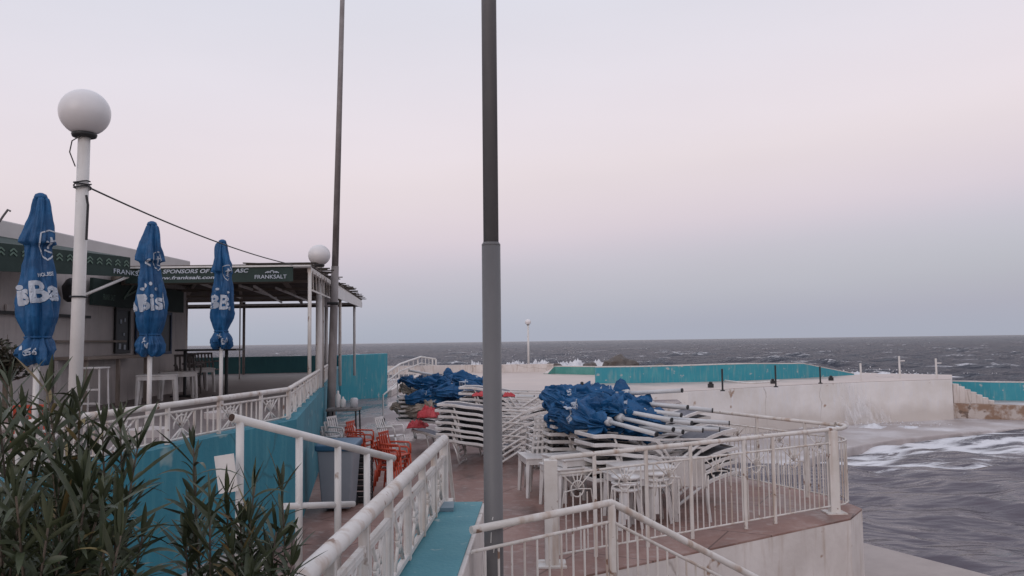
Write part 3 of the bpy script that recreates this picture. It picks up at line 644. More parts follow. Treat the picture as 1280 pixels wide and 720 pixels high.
def wrap_text(s, size, th0, t0, surf, topz, rot=0., shear=0., bold=.02, off=.009):
    vs, fs = text_mesh(s, size, shear, bold); vs, fs = subdiv(vs, fs, .028)
    cx = (max(v.x for v in vs)+min(v.x for v in vs))/2; cy = size*.35; out = []
    R0 = .165 if True else 0
    for v in vs:
        x, y = v.x-cx, v.y-cy; x, y = x*math.cos(rot)-y*math.sin(rot), x*math.sin(rot)+y*math.cos(rot)
        out.append(surf(th0+x/R0, t0-y/CL, off)+Vector((0, 0, topz)))
    return out, fs
def shield(th0, t0, surf, topz, sc=1.):
    # outlined shield with small star strokes
    m = MB(); pts = [(-.07, .10), (0, .125), (.07, .10), (.075, 0), (.04, -.07), (0, -.11), (-.04, -.07), (-.075, 0)]
    def strip(a, b, w):
        n = 5; vs = []; dx, dy = b[0]-a[0], b[1]-a[1]; l = math.hypot(dx, dy); nx, ny = -dy/l*w/2, dx/l*w/2
        for i in range(n+1):
            x, y = a[0]+dx*i/n, a[1]+dy*i/n
            for sg in (1, -1):
                X, Y = (x+sg*nx)*sc, (y+sg*ny)*sc; vs.append(surf(th0+X/.14, t0-Y/CL, .006)+Vector((0, 0, topz)))
        m.add(vs, [(2*i, 2*i+1, 2*i+3, 2*i+2) for i in range(n)])
    for a, b in zip(pts, pts[1:]+pts[:1]): strip(a, b, .011)
    strip((-.03, .03), (.035, .045), .014); strip((0, .07), (.005, -.02), .014); strip((-.02, -.03), (.03, -.05), .012)
    return m
def blob(surf, topz, items):
    m = MB()
    for th, t, r in items:
        n = 10; vs = [surf(th+r*math.cos(2*PI*k/n)/.165, t-r*math.sin(2*PI*k/n)/CL, .007)+Vector((0, 0, topz)) for k in range(n)]
        m.add(vs, [tuple(range(n))])
    return m
def umbrella(name, label, group, seed, topz, limp, cm, letters, pole_to=0., pr=.028):
    root = empty(name, (0, 0, 0), label, 'umbrella', group); sf = surf_maker(seed, limp)
    cn = canopy_mb(sf, topz).build('canopy', cm, root, smooth=True)
    tie = [sf(2*PI*k/24, .845, .008)+Vector((0, 0, topz)) for k in range(25)]
    MB().tube(tie, .012, 5).build('tie_strap', cm, cn, smooth=True)
    MB().tube([(0, 0, pole_to), (0, 0, topz-CL*.9)], pr, 12).build('pole', tubew if limp else whitec, root, smooth=True)
    if limp:
        MB().tube([(0, 0, pole_to-.004), (0, 0, pole_to+.012)], pr+.002, 12).build('end_cap', dark, root)
        MB().lathe([(pr+.02, topz-CL-.05), (pr+.035, topz-CL-.02), (pr+.03, topz-CL+.06)], (0, 0, 0), 12).build('collar', tubew, root, smooth=True)
    MB().lathe([(.05, -.02), (.062, .0), (.05, .03), (.02, .045)], (0, 0, topz-(CL*.18 if limp else 0)), 16).build('finial', cm, root, smooth=True)
    for kind, *a in letters:
        if kind == 'text': MB().add(*wrap_text(*a, sf, topz, bold=.035)).build('lettering', lett, cn)
        elif kind == 'text_r': s_, sz, th, t, rot = a; MB().add(*wrap_text(s_, sz, th, t, sf, topz, rot, bold=.035)).build('lettering', lett, cn)
        elif kind == 'shield': shield(a[0], a[1], sf, topz, a[2]).build('emblem', lett, cn)
        else: blob(sf, topz, a[0]).build('lettering', lett, cn)
    return root
GU = 'closed blue umbrellas standing on the raised terrace'
def stand_umb(px, py_top, Y, seed, label, letters):
    c = at(px, py_top, Y); o = umbrella('umbrella', label, GU, seed, c.z-UZ, 0, blue, letters)
    o.location = (c.x, c.y, UZ)
    # round base block
    MB_ = MB().lathe([(.0001, 0), (.24, 0), (.24, .09), (.05, .12), (.04, .3)], (c.x, c.y, UZ), 20)
    b = MB_.build('base', wall_b, o); return o
F0 = -PI/2
stand_umb(51, 247, 7.8, 1.3, 'tall closed blue umbrella nearest the camera at the left with large white lettering',
          [('text_r', 'isBa', .285, F0+.40, .575, .13), ('shield', F0+1.25, .30, 1.25), ('text_r', 'HOUSE', .05, F0+1.0, .47, .15), ('text', '66', .1, F0+.25, .93), ('text_r', 'm', .11, F0-.4, .90, .3)])
stand_umb(190, 281, 9.95, 2.6, 'closed blue umbrella in the middle of the three on the raised terrace',
          [('text_r', 'eBisl', .29, F0+.05, .60, .1), ('shield', F0+1.2, .29, 1.0), ('text', '<', .16, F0+.15, .30), ('blob', [(F0-.5, .50, .022), (F0-.1, .475, .03), (F0+.35, .46, .025), (F0+.8, .50, .02)]), ('text_r', 'x', .12, F0-.1, .88, .4), ('text_r', 'v', .12, F0+.2, .92, .2)])
stand_umb(278, 303, 12.3, 4.1, 'closed blue umbrella farthest from the camera in front of the green banner',
          [('text_r', 'iBB.', .30, F0+.0, .57, -.05), ('shield', F0+.9, .30, 1.0), ('blob', [(F0-.6, .46, .02), (F0-.2, .45, .02), (F0+.9, .48, .02)]), ('text_r', 'x', .12, F0+.1, .88, .4), ('text_r', '66', .1, F0+.6, .93, .2)])

# heap of umbrellas on the loungers: each is placed by the foot of pole, direction and roll
variants = []
def heap(items, group):
    for i, (foot, dr, roll, var, cm, label) in enumerate(items):
        key = (var, cm.name)
        d = Vector(dr).normalized()
        if key not in dict(variants):
            lets = [] if cm is not blue else [('text_r', ['isBa', 'isB', 'Bis', 'isBa'][var], .27, [0, 3.4, 1.2, 5][var], .55, .1), ('text_r', ['66', 'is', 'B', '<'][var], .13, [PI, .4, 4.2, 2][var], .38, .4), ('blob', [(4.2+var, .7, .03), (4.6+var, .47, .024), (1+var, .62, .03)])]
            o = umbrella('folded_umbrella', label, group, 5.3+var*2.7, .88+CL, 1, cm, lets, pr=.030)
            variants.append((key, o))
        else:
            o = copy_tree(dict(variants)[key])
            o['label'] = label
        o['group'] = group
        q = d.to_track_quat('Z', 'Y').to_matrix().to_4x4() @ Matrix.Rotation(roll, 4, 'Z')
        o.matrix_world = Matrix.Translation(foot) @ q
        o.location = foot; o.rotation_euler = q.to_euler()
ends = [(821, 543, 10.25), (842, 537, 10.5), (840, 525, 10.7), (854, 540, 10.75), (865, 529, 10.9), (879, 538, 10.9), (900, 537, 11.0), (912, 529, 11.05), (852, 519, 11.0), (891, 513, 11.45), (860, 509, 11.3), (853, 488, 11.5)]
names = ['nearest', 'second nearest', 'third', 'fourth', 'fifth', 'sixth', 'seventh', 'longest reaching', 'ninth', 'upper right', 'upper middle', 'topmost']
GH = 'blue umbrellas piled on the right lounger stacks'
place = ['nearest pole end, low at the left of the bundle', 'pole end just right of the nearest one', 'pole end above the nearest one', 'short pole end low behind the nearest two', 'pole end in mid bundle', 'pole end on the lower edge of the bundle', 'pole end low at the right of the bundle', 'pole end farthest to the right', 'pole end high at the left of the bundle', 'pole end high at the right of the bundle', 'pole end just under the topmost pole', 'lying on top with the highest and nearly level pole']
its = []
for i, (px, py, Y) in enumerate(ends):
    f = at(px, py, Y)
    sl__ = [.10, .10, .09, .02, .05, .04, .03, .05, .07, .06, .02, -.09][i]
    k_ = min(1, max(0, (px-820)/92)); dr = Vector((-.60-.38*k_, .80-.62*k_+.08*math.sin(i*2.1), 0)).normalized(); dr.z = sl__+.015
    its.append((f, dr, i*1.3, i % 4, blue, 'blue folded umbrella, right pile, '+place[i]))
heap(its, GH)

# ------------------------------------------------------------ sun loungers
def make_lounger():
    root = empty('sun_lounger', (0, 0, 0), 'white sun lounger', 'sun lounger')
    Wd = .60
    left = [(0, .435), (.25, .43), (.55, .385), (.80, .36), (.90, .335), (.98, .27)]
    vee = [(.98, .27), (1.06, .15), (1.14, .03), (1.17, .012), (1.21, .03), (1.36, .12), (1.50, .205), (1.60, .27)]
    right = [(1.60, .27), (1.75, .33), (1.95, .385), (2.12, .41), (2.16, .405)]
    m = MB()
    for y in (0, Wd):
        for a, b in list(zip(left[:-1], left[1:]))+list(zip(right[:-1], right[1:])): m.bar((a[0], y, a[1]), (b[0]+.004*(b[0] > a[0]), y, b[1]), .034, .05)
        m.bar((.86, y, .345), (1.70, y, .31), .03, .03)
    for x, z in ((.0, .435), (2.15, .405)): m.bar((x, 0, z), (x, Wd, z), .03, .048)
    m.build('frame', plast, root, bevel=.007)
    for y in (0, Wd):
        MB().tube([(x, y, z) for x, z in vee], .021, 8).build('leg', plast, root, smooth=True)
    m = MB(); m.tube([(.30, .03, .40), (.38, .03, .2), (.42, .03, .012), (.42, Wd-.03, .012), (.38, Wd-.03, .2), (.30, Wd-.03, .40)], .016, 8)
    m.build('leg', plast, root, smooth=True)
    for nm, prof_ in (('bed', [(0.02, .44), (.25, .435), (.55, .39), (.80, .365), (.92, .34)]), ('backrest', [(1.62, .29), (1.75, .34), (1.95, .395), (2.12, .42)])):
        m = MB(); vs = []; fs = []
        for x, z in prof_:
            for dz in (0, -.01):
                for k, y in enumerate((.018, Wd*.5, Wd-.018)): vs.append((x, y, z+dz-(.02 if k == 1 else 0)))
        for i in range(len(prof_)-1):
            q = i*6
            for o_ in (0, 1): fs += [(q+o_, q+o_+1, q+o_+7, q+o_+6), (q+3+o_, q+o_+9, q+o_+10, q+o_+4)]
        m.add(vs, fs); m.build(nm, sling, root, smooth=True)
    return root
lng = make_lounger()
ordn = ['lowest', 'second from bottom', 'third from bottom', 'fourth from bottom', 'fifth from bottom', 'sixth from bottom', 'seventh from bottom', 'eighth from bottom', 'ninth from bottom', 'tenth from bottom', 'eleventh from bottom']
def stack(c, ang, n, where, grp, pitch=.108, z0=0., jit=.02):
    for i in range(n):
        nm = 'topmost' if i == n-1 else ordn[i]
        lab = 'white sun lounger, %s in %s' % (nm, where)
        jx, jy = random.uniform(-jit*1.8, jit*1.8), random.uniform(-jit, jit)
        inst(lng, (c[0]+jx, c[1]+jy, TZ+.01+z0+i*pitch), (random.uniform(-.006, .006), random.uniform(-.010, .010), ang+random.uniform(-.014, .014)), lab, grp)
G1 = 'white sun loungers in the stacks behind the grey pole'; G3 = 'white sun loungers in the right stacks under blue umbrellas'
stack((-1.42, 15.0), R(-11), 7, 'the front stack behind the grey pole', G1)
stack((-1.05, 16.0), R(-8), 9, 'the taller rear stack behind the grey pole', G1, pitch=.112)
stack((1.06, 10.5), R(20), 6, 'the near stack under the blue umbrellas', G3, pitch=.112)
stack((.56, 11.9), R(14), 7, 'the left rear stack under the blue umbrellas', G3, pitch=.108)
stack((1.15, 12.9), R(14), 7, 'the farthest right stack under the pole ends', G3, pitch=.108)
# left pile
cL = Vector((-2.65, 18.9)); stack(cL, R(12), 6, 'the small pile left of the big stack', 'sun loungers under the left umbrella pile', pitch=.105)
GL = 'folded umbrellas heaped on the left pile'
its = []
pl_ = ['at the left end under the others', 'on the left top', 'in the centre top', 'in the middle of the heap', 'at the right end', 'low at the front', 'beside the grey pole on top']
dat = [((575, 497, 18.3), (-.55, .8, .04), 0), ((590, 484, 18.8), (-.7, .7, .05), 1), ((600, 485, 18.9), (-.9, .4, .06), 2), ((622, 497, 18.3), (-.95, .25, .0), 3), ((660, 490, 18.2), (-1, .1, .04), 0), ((612, 504, 17.8), (-.8, .6, .02), 1), ((511, 463, 20.0), (1, .1, -.20), 2), ((668, 496, 17.8), (-1, .2, .05), 3)]
pl_.append('low beside the grey pole')
for i, (p, dr, v) in enumerate(dat): its.append((at(*p), dr, i*1.7, v, blue, 'blue folded umbrella, left pile, '+pl_[i]))
heap(its, GL)
its = []
for i, (p, dr, v, cm, lb) in enumerate([((582, 500, 18.4), (-.6, .7, .0), 0, beige, 'beige folded umbrella at the top left of the left pile'), ((580, 508, 18.2), (-.8, .6, -.02), 1, beige, 'beige folded umbrella under the blue ones on the left pile'),
        ((572, 492, 19.0), (-.7, .7, .0), 0, beige, 'beige folded umbrella at the back of the left pile'), ((578, 515, 18.0), (-.8, .6, .0), 1, beige, 'dusty beige folded umbrella lowest on the left pile')]):
    its.append((at(*p), dr, i*2.2, v, cm, lb))
heap(its, 'beige umbrellas on the left pile')
def cloth(name, label, c, sz, cm, seed, cat='cloth'):
    n = 26; vs = []
    for i in range(n+1):
        for j in range(n+1):
            x, y = (i/n-.5), (j/n-.5); e_ = max(0, 1-(abs(x)*2)**4)*max(0, 1-(abs(y)*2)**4)
            k = noise.noise(Vector((x*5+seed, y*5, seed)))*.6+noise.noise(Vector((x*11, y*11+seed, 1)))*.3
            vs.append(Vector((c[0]+x*sz[0]*(1+.25*k), c[1]+y*sz[1]*(1+.2*k), c[2]+sz[2]*e_*(.55+k))))
    fs = [(i*(n+1)+j, (i+1)*(n+1)+j, (i+1)*(n+1)+j+1, i*(n+1)+j+1) for i in range(n) for j in range(n)]
    o = MB().add(vs, fs).build(name, cm, smooth=True); sm = o.modifiers.new('thick', 'SOLIDIFY'); sm.thickness = .02
    return tag(o, label, cat)
p = at(535, 513, 16.3); cloth('red_cloth', 'crumpled red cloth on the head end of the stacked loungers', (p.x, p.y, p.z-.12), (.42, .5, .24), redc, 2.)
p = at(522, 527, 16.6); cloth('red_cloth', 'smaller red cloth sagging over a tilted lounger edge', (p.x, p.y, p.z-.1), (.4, .45, .17), redc, 7.)
p = at(600, 491, 15.6); cloth('red_cloth', 'faded red cloth strip on top of the stack beside the grey pole', (p.x, p.y, p.z-.05), (.3, .25, .09), redc, 4.)
p = at(636, 491, 15.3); cloth('red_cloth', 'red and white cloth on top of the stack right of the grey pole', (p.x, p.y, p.z-.06), (.22, .2, .09), redc, 9.)
# tilted lounger at left
t0 = at(520, 560, 16.6)
o = inst(lng, (t0.x-.15, t0.y, TZ+.02), (0, R(9), R(-6)), 'white sun lounger tilted up at the left of the stack with red cloth on it', 'sun loungers under the left umbrella pile')

# ------------------------------------------------------------ chairs, tables
def make_chair(name, cm, base, label, slats=True, fr=None):
    root = empty(name, (0, 0, 0), label, 'chair'); fr = fr or cm
    MB().box((0, 0, .43), (.44, .42, .03)).build('seat', cm, root, bevel=.01)
    bk = MB()
    a0, a1 = Vector((0, .20, .45)), Vector((0, .30, .88))
    for x in (-.2, -.1, 0, .1, .2) if slats else (-.2, .2): bk.bar(a0+Vector((x, 0, 0)), a1+Vector((x*.95, 0, 0)), .045 if slats else .03, .018)
    bk.bar(a1+Vector((-.22, 0, 0)), a1+Vector((.22, 0, 0)), .025, .05)
    bk.build('backrest', cm, root, bevel=.006)
    for sx in (-1, 1):
        MB().tube([(sx*.23, .22, .43), (sx*.24, .27, 0)], .022, 8, .016).build('leg', fr, root, smooth=True)
        MB().tube([(sx*.23, -.2, .43), (sx*.25, -.24, 0)], .022, 8, .016).build('leg', fr, root, smooth=True)
        MB().tube([(sx*.24, -.21, .43), (sx*.26, -.2, .62), (sx*.26, -.16, .66), (sx*.25, .1, .665), (sx*.22, .25, .66)], .02, 8).build('armrest', cm, root, smooth=True)
    return root
oc = make_chair('plastic_chair', orange, 0, 'orange chair')
gO = 'orange chairs stacked near the bin'
p = on(488, 612, -2.25)
for i in range(4):
    inst(oc, (p.x+.03*i, p.y+.01*i, TZ+.07*i), (0, 0, R(72)), 'orange plastic chair, %s in the front stack by the handrail' % ('topmost' if i == 3 else ordn[i]), gO).scale = (.74, .74, .74)
p = on(449, 585, -2.25)
for i in range(3):
    inst(oc, (p.x+.02*i, p.y, TZ+.085*i), (0, 0, R(75)), 'orange plastic chair, %s in the rear stack behind the bin' % ('topmost' if i == 2 else ordn[i]), gO).scale = (.74, .74, .74)
inst(oc, at(42, 512, 9.2)-Vector((0, 0, .6)), (0, 0, R(200)), 'single orange chair on the raised terrace behind the oleander leaves', 'orange chairs on the raised terrace')
wc = make_chair('plastic_chair', plast, 0, 'white chair')
p = on(490, 592, -2.25)
for i in range(1):
    inst(wc, (p.x-.05*i, p.y+.2, TZ+.3+.09*i), (R(-6), 0, R(72)), 'white plastic chair standing just behind the orange stack', None).scale = (.74, .74, .74)
p = on(674, 611, -2.25)
for i in range(6):
    inst(wc, (p.x+.01*i, p.y+.02*i, TZ+.085*i), (0, 0, R(-168)), 'white plastic chair, %s in the tall stack right of the grey pole' % ('topmost' if i == 5 else ordn[i]), 'white chairs stacked right of the grey pole')
p = on(417, 585, -2.25)
for i in range(4):
    inst(wc, (p.x+.05*i, p.y, TZ+.085*i), (0, 0, R(70)), 'white plastic chair, %s in the stack behind the blue lidded bin' % ('topmost' if i == 3 else ordn[i]), 'white chairs stacked behind the bin')
def make_table(w_, h, name='plastic_table', lw=.07):
    root = empty(name, (0, 0, 0), 'table', 'table')
    m = MB().box((0, 0, h-.015), (w_, w_, .03)); m.build('tabletop', plast, root, bevel=.012)
    m = MB()
    for s in (-1, 1): m.box((s*(w_/2-.02), 0, h-.065), (.02, w_-.06, .07)); m.box((0, s*(w_/2-.02), h-.065), (w_-.06, .02, .07))
    m.build('apron', plast, root)
    for x in (-1, 1):
        for y in (-1, 1):
            q = MB(); a = Vector((x*(w_/2-.05), y*(w_/2-.05), h-.03)); b = Vector((x*(w_/2-.02), y*(w_/2-.02), 0))
            q.tube([a, b], lw/2*1.25, 4, lw/2*.8); q.build('leg', plast, root)
    return root
tb = make_table(.70, .57)
GT = 'white plastic tables behind the fence'
for i, (px, py, dz, a, lb) in enumerate([(718, 640, 0, 20, 'white plastic table, lower of the pair just behind the fence corner post'), (722, 638, .11, 24, 'white plastic table, upper of the pair just behind the fence corner post'), (683, 622, 0, 10, 'white plastic table under the stacked chairs right of the grey pole')]):
    p = on(px, py, -2.25); inst(tb, (p.x, p.y+.35, TZ+dz), R(a), lb, GT)
p = on(805, 655, -2.25); inst(tb, (p.x, p.y+.3, TZ), R(20), 'white plastic table, lower one of the two in the middle of the fence', GT)
inst(tb, (p.x+.03, p.y+.33, TZ+.1), R(17), 'white plastic table, upper one of the two in the middle of the fence', GT)
def make_stool(): # low stackable
    root = empty('plastic_stool', (0, 0, 0), 'stool', 'stool')
    MB().lathe([(.16, .44), (.18, .455), (.175, .475), (.1, .485)], (0, 0, 0), 16).build('seat', plast, root, smooth=True)
    for k in range(4):
        t = k*PI/2+PI/4; MB().bar((.13*math.cos(t), .13*math.sin(t), .45), (.2*math.cos(t), .2*math.sin(t), 0), .055, .02).build('leg', plast, root, bevel=.004)
    return root
sl2 = make_stool()
for i, (px, py) in enumerate([(785, 662), (822, 655)]):
    p = on(px, py, -2.25)
    for k in range(3): inst(sl2, (p.x, p.y+.1, TZ+k*.07), R(15+12*k), 'white plastic stool, %s in the %s stack against the fence' % (['lowest', 'middle', 'topmost'][k], ['left', 'right'][i]), 'white stools behind the fence')
# chair with solid back
def make_chair2():
    root = empty('garden_chair', (0, 0, 0), 'white garden chair with a solid trapezoid back facing the fence', 'chair')
    m = MB(); vs = [(-.23, .2, .42), (.23, .2, .42), (.17, .28, .80), (-.17, .28, .80), (-.23, .225, .42), (.23, .225, .42), (.17, .305, .80), (-.17, .305, .80)]
    m.add(vs, [(0,1,2,3),(7,6,5,4),(0,4,5,1),(1,5,6,2),(2,6,7,3),(3,7,4,0)]); m.build('backrest', plast, root, bevel=.01)
    MB().box((0, 0, .43), (.46, .42, .03)).build('seat', plast, root, bevel=.01)
    for x in (-1, 1):
        for y in (-1, 1): MB().tube([(x*.2, y*.18, .43), (x*.24, y*.25, 0)], .014, 8).build('leg', plast, root)
    return root
gc = make_chair2(); p = on(866, 650, -2.25); gc.location = (p.x, p.y+.15, TZ); gc.rotation_euler = (0, 0, R(170))
# bin
p = on(419, 641, -2.25); bn = empty('bin', (p.x, p.y+.25, TZ), 'grey blue plastic bin with a blue lid against the teal wall', 'bin')
m = MB(); x, y = p.x, p.y+.25
vs = []
for z, s in ((.04, .19), (.82, .245)):
    for a, b in ((-1,-1),(1,-1),(1,1),(-1,1)): vs.append((x+a*s, y+b*s*1.1, TZ+z))
m.add(vs, [(3,2,1,0),(4,5,6,7),(0,1,5,4),(1,2,6,5),(2,3,7,6),(3,0,4,7)]); m.build('body', binb, bn, bevel=.02)
MB().box((x, y, TZ+.87), (.54, .6, .09), 0, Matrix.Rotation(R(3), 3, 'X')).build('lid', binl, bn, bevel=.025)
for s in (-1, 1): MB().tube([(x+s*.17-.03, y+.25, TZ+.07), (x+s*.17+.03, y+.25, TZ+.07)], .07, 14).build('wheel', dark, bn)
MB().tube([(x-.2, y+.32, TZ+.86), (x+.2, y+.32, TZ+.86)], .015, 8).build('handle', binl, bn)
# black crate stack beside bin
p = on(449, 630, -2.25)
for k in range(3):
    m = MB(); zz = TZ+.01+k*.24
    m.box((p.x, p.y+.2, zz+.01), (.24, .34, .02))
    for s in (-1, 1):
        for h_ in (.05, .13, .21): m.box((p.x+s*.12, p.y+.2, zz+h_), (.015, .34, .045)); m.box((p.x, p.y+.2+s*.17, zz+h_), (.225, .015, .045))
        for s2 in (-1, 1): m.box((p.x+s*.121, p.y+.2+s2*.171, zz+.117), (.02, .02, .23))
    tag(m.build('crate', dark), 'black plastic crate, %s of three beside the bin' % ['lowest', 'middle', 'topmost'][k], 'crate', 'black crates beside the bin')
# grey work table with white folded things
p = on(430, 572, -2.25); wt = empty('folding_table', (p.x, p.y, TZ), 'grey folding table with dark legs behind the stacked chairs', 'table')
MB().box((p.x, p.y, TZ+.95), (.62, .5, .05)).build('tabletop', rattan, wt, bevel=.01)
for a in (-1, 1):
    for b in (-1, 1): MB().tube([(p.x+a*.27, p.y+b*.2, TZ+.93), (p.x+a*.29, p.y+b*.22, TZ)], .016, 8).build('leg', dark, wt)
for k, (dx, h_) in enumerate(((-.12, .34), (-.02, .22))):
    tag(MB().lathe([(.04, 0), (.055, .02), (.055, h_*.7), (.02, h_*.85), (.02, h_)], (p.x+dx, p.y, TZ+.976), 14).build('plastic_bottle', plast, smooth=True), 'white plastic bottle, %s one on the grey folding table' % ['taller', 'shorter'][k], 'bottle', 'bottles on the folding table')
tag(MB().lathe([(.06, 0), (.075, .01), (.08, .16), (.06, .19), (.0001, .20)], (p.x+.2, p.y, TZ+.976), 14).build('plastic_tub', silver, smooth=True), 'grey plastic tub at the right end of the folding table', 'tub')

# ------------------------------------------------------------ building
XB = -7.9
bd = empty('beach_building', (XB, 14, UZ), 'pale plastered beach bar building with white roof and dark doors', 'building')
def wy(px): return XB*F/(px-640)     # depth where the facade plane meets this column
y1 = wy(232)
MB().box((XB-3, (7+y1)/2, (UZ+CZ+1.45)/2), (6, y1-7, CZ+1.45-UZ)).build('wall', wall_b, bd)
# roof parapet sloping slightly
za, zb_ = at(0, 280, wy(0)).z, at(232, 326, wy(232)).z
MB().wall((XB-3, 6.5), (XB-3, y1+.1), CZ+1.452, za-.02, CZ+1.452, zb_, 6.1).build('roof', roof_b, bd, bevel=.02)
def panel(name, pxa, pxb, ya, yb, mtl, dx=.03, th=.04, x=XB):
    a, b = wy(pxa), wy(pxb); z1 = at(pxa, ya, a).z; z0 = at(pxa, yb, a).z
    return MB().box((x+dx, (a+b)/2, (z0+z1)/2), (th, abs(b-a), z1-z0)).build(name, mtl, bd)
d1 = panel('door', 142, 159, 386, 440, glassd, .02); 
def door_frame(pxa, pxb, ya, yb, mtl, parent):
    a, b = wy(pxa), wy(pxb); z1 = at(pxa, ya, a).z; z0 = at(pxa, yb, a).z; m = MB()
    for y in (a, b): m.box((XB+.045, y, (z0+z1)/2), (.03, .06, z1-z0+.06))
    for z in (z0, z1): m.box((XB+.046, (a+b)/2, z), (.03, abs(b-a)-.06, .06))
    m.build('frame', mtl, parent)
door_frame(142, 159, 386, 440, dark, d1)
d2 = panel('door', 168, 211, 389, 442, glassd, .02); door_frame(168, 211, 389, 442, bluefr, d2)
a = wy(176); MB().box((XB+.05, a, at(176, 415, a).z), (.03, .05, 1.0)).build('mullion', whitec, d2)
# posters on the glass
m = MB()
for px, py, s in ((148, 402, .12), (153, 400, .1), (152, 418, .08), (147, 433, .16), (153, 434, .14)):
    y = wy(px); MB().box((XB+.047, y, at(px, py, y).z), (.006, s*.55, s*.7)).build('sticker', lett, d1)
s1 = panel('sign_board', 106, 222, 347, 381, greenb, .10, .06)
y = wy(212); m = MB()
t1 = flat_text('FRANK SALT', .16, (XB+.14, wy(118), at(118, 378, wy(118)).z+.05), (0, 1, 0), width=wy(140)-wy(118)-.2, nrm=(1, 0, 0)); t1.build('lettering', greenl, s1)
for px in (150, 176): y = wy(px); m.bar((XB+.137, y-.15, at(px, 374, y).z), (XB+.137, y+.3, at(px, 374, y).z+.35), .012, .05)
for px in (153, 179): y = wy(px); m.bar((XB+.14, y-.15, at(px, 374, y).z+.05), (XB+.14, y+.3, at(px, 374, y).z+.2), .012, .04)
m.build('emblem', greenl, s1)
# shelf line and wall lamp
MB().box((XB+.06, 13.4, at(0, 383, 12.5).z-.1), (.10, 2.9, .05)).build('conduit', dark, bd)
z_ = at(78, 362, 12.2); wl = MB().lathe([(.07, -.22), (.13, -.17), (.16, .05), (.09, .17), (.04, .2)], (XB+.2, wy(74), at(74, 362, wy(74)).z), 14).build('speaker_box', dark, bd, smooth=True)
MB().box((XB+.03, wy(8), at(8, 387, wy(8)).z), (.03, .16, .16)).build('round_plate', wall_b, bd)
MB().bar((XB+.3, wy(8)-.06, at(8, 387, wy(8)).z), (XB+.3, wy(8)+.06, at(8, 387, wy(8)).z+.06), .02, .03)
# side awning, green with white chevrons
aw = empty('side_awning', (-7, 12, CZ+1), 'dark green side awning with a row of white chevron marks along top', 'awning')
pa = at(-25, 301, 10.7); pb = at(162, 322, 13.6)
za0, za1 = at(-25, 338, 10.7).z, at(-25, 301, 10.7).z; zb0, zb1 = at(162, 346, 13.6).z, at(162, 322, 13.6).z
MB().wall(pa, pb, za0, za1, zb0, zb1, .03).build('valance', greenb, aw)
# sloping top joined to the wall
m = MB().add([(pa.x, pa.y, za1+.004), (pb.x, pb.y, zb1+.004), (XB+.02, pb.y, zb1+.25), (XB+.02, pa.y, za1+.25), (pa.x, pa.y, za1-.03), (pb.x, pb.y, zb1-.03), (XB+.02, pb.y, zb1+.22), (XB+.02, pa.y, za1+.22)], [(0,1,2,3),(7,6,5,4),(0,4,5,1),(1,5,6,2),(2,6,7,3),(3,7,4,0)])
m.build('fabric', greenb, aw)
m = MB(); d = (pb-pa); d.z = 0; ln = d.length; d.normalize(); nr = d.cross(Vector((0, 0, 1)))
if nr.y > 0: nr = -nr
if nr.x < 0: nr = -nr
n = 14
for i in range(n):
    t = (i+.5)/n; c = Vector((pa.x, pa.y, 0)).lerp(Vector((pb.x, pb.y, 0)), t)+nr*.024; zt = za1+(zb1-za1)*t-.07; m = MB()
    for k in range(2):
        z = zt-.055*k
        m.bar(c-d*.06+Vector((0, 0, z-.035)), c+Vector((0, 0, z+.01)), .006, .022); m.bar(c+Vector((0, 0, z+.01)), c+d*.06+Vector((0, 0, z-.035)), .006, .022)
    m.build('chevron_mark', greenl, aw)
c = Vector((pa.x, pa.y, 0)).lerp(Vector((pb.x, pb.y, 0)), .86)
flat_text('FRANKSALT', .11, (c.x, c.y, zb0+.03), d, width=.9, nrm=nr, lift=.028, bold=.005).build('lettering', lett, aw)
MB().tube([at(100, 371, 12.6), at(160, 346, 13.6)], .025, 8).build('brace', whitec, aw, smooth=True)

# counter, tables, seats on the raised terrace
p = on(60, 520, -1.1)
ct = empty('bar_counter', (XB+1, 15, UZ), 'long weathered wooden bar counter along the building front', 'counter')
ca, cb = at(103, 446, 13.8), at(186, 443, 16.3)
MB().wall((ca.x-.2, ca.y), (cb.x-.2, cb.y), ca.z-.06, ca.z+.0, ca.z-.06, ca.z, .6).build('counter_top', wood, ct, bevel=.01)
MB().wall((ca.x-.45, ca.y), (cb.x-.45, cb.y), UZ, ca.z-.062, UZ, ca.z-.062, .05).build('front_panel', wall_b, ct)
for t in (.05, .5, .95):
    c = ca.lerp(cb, t); MB().bar((c.x, c.y, UZ), (c.x, c.y, ca.z-.06), .06, .06).build('leg', wood, ct)
MB().wall((ca.x-.6, ca.y), (cb.x-.6, cb.y), ca.z+.25, ca.z+.29, ca.z+.25, ca.z+.29, .3).build('shelf', wood, ct)
st_ = empty('bar_stool', (0, 0, 0), 'tall white stool with open slatted back at the bar counter', 'stool')
for x in (-.17, .17):
    for y in (-.15, .15): MB().tube([(x*.9, y*.9, .75), (x, y, 0)], .016, 8).build('leg', plast, st_)
MB().box((0, 0, .76), (.36, .34, .03)).build('seat', plast, st_, bevel=.01)
for z in (.42, .2): MB().box((0, -.15, z), (.33, .02, .03)).build('footrest', plast, st_)
p = at(117, 490, 13.0); st_.location = (p.x, p.y, UZ)
GX = 'white tables on the raised terrace'
for i, (px, Y, lb) in enumerate([(197, 15.2, 'white plastic table beside the bar counter on the raised terrace'), (222, 16.6, 'white plastic table between the counter and the grey chairs'), (245, 19, 'white plastic table in front of the grey chairs near the black table')]):
    p = at(px, 470, Y); inst(tb, (p.x, p.y, UZ), R(20+8*i), lb, GX)
rc = make_chair('rattan_chair', rattan, 0, 'chair')
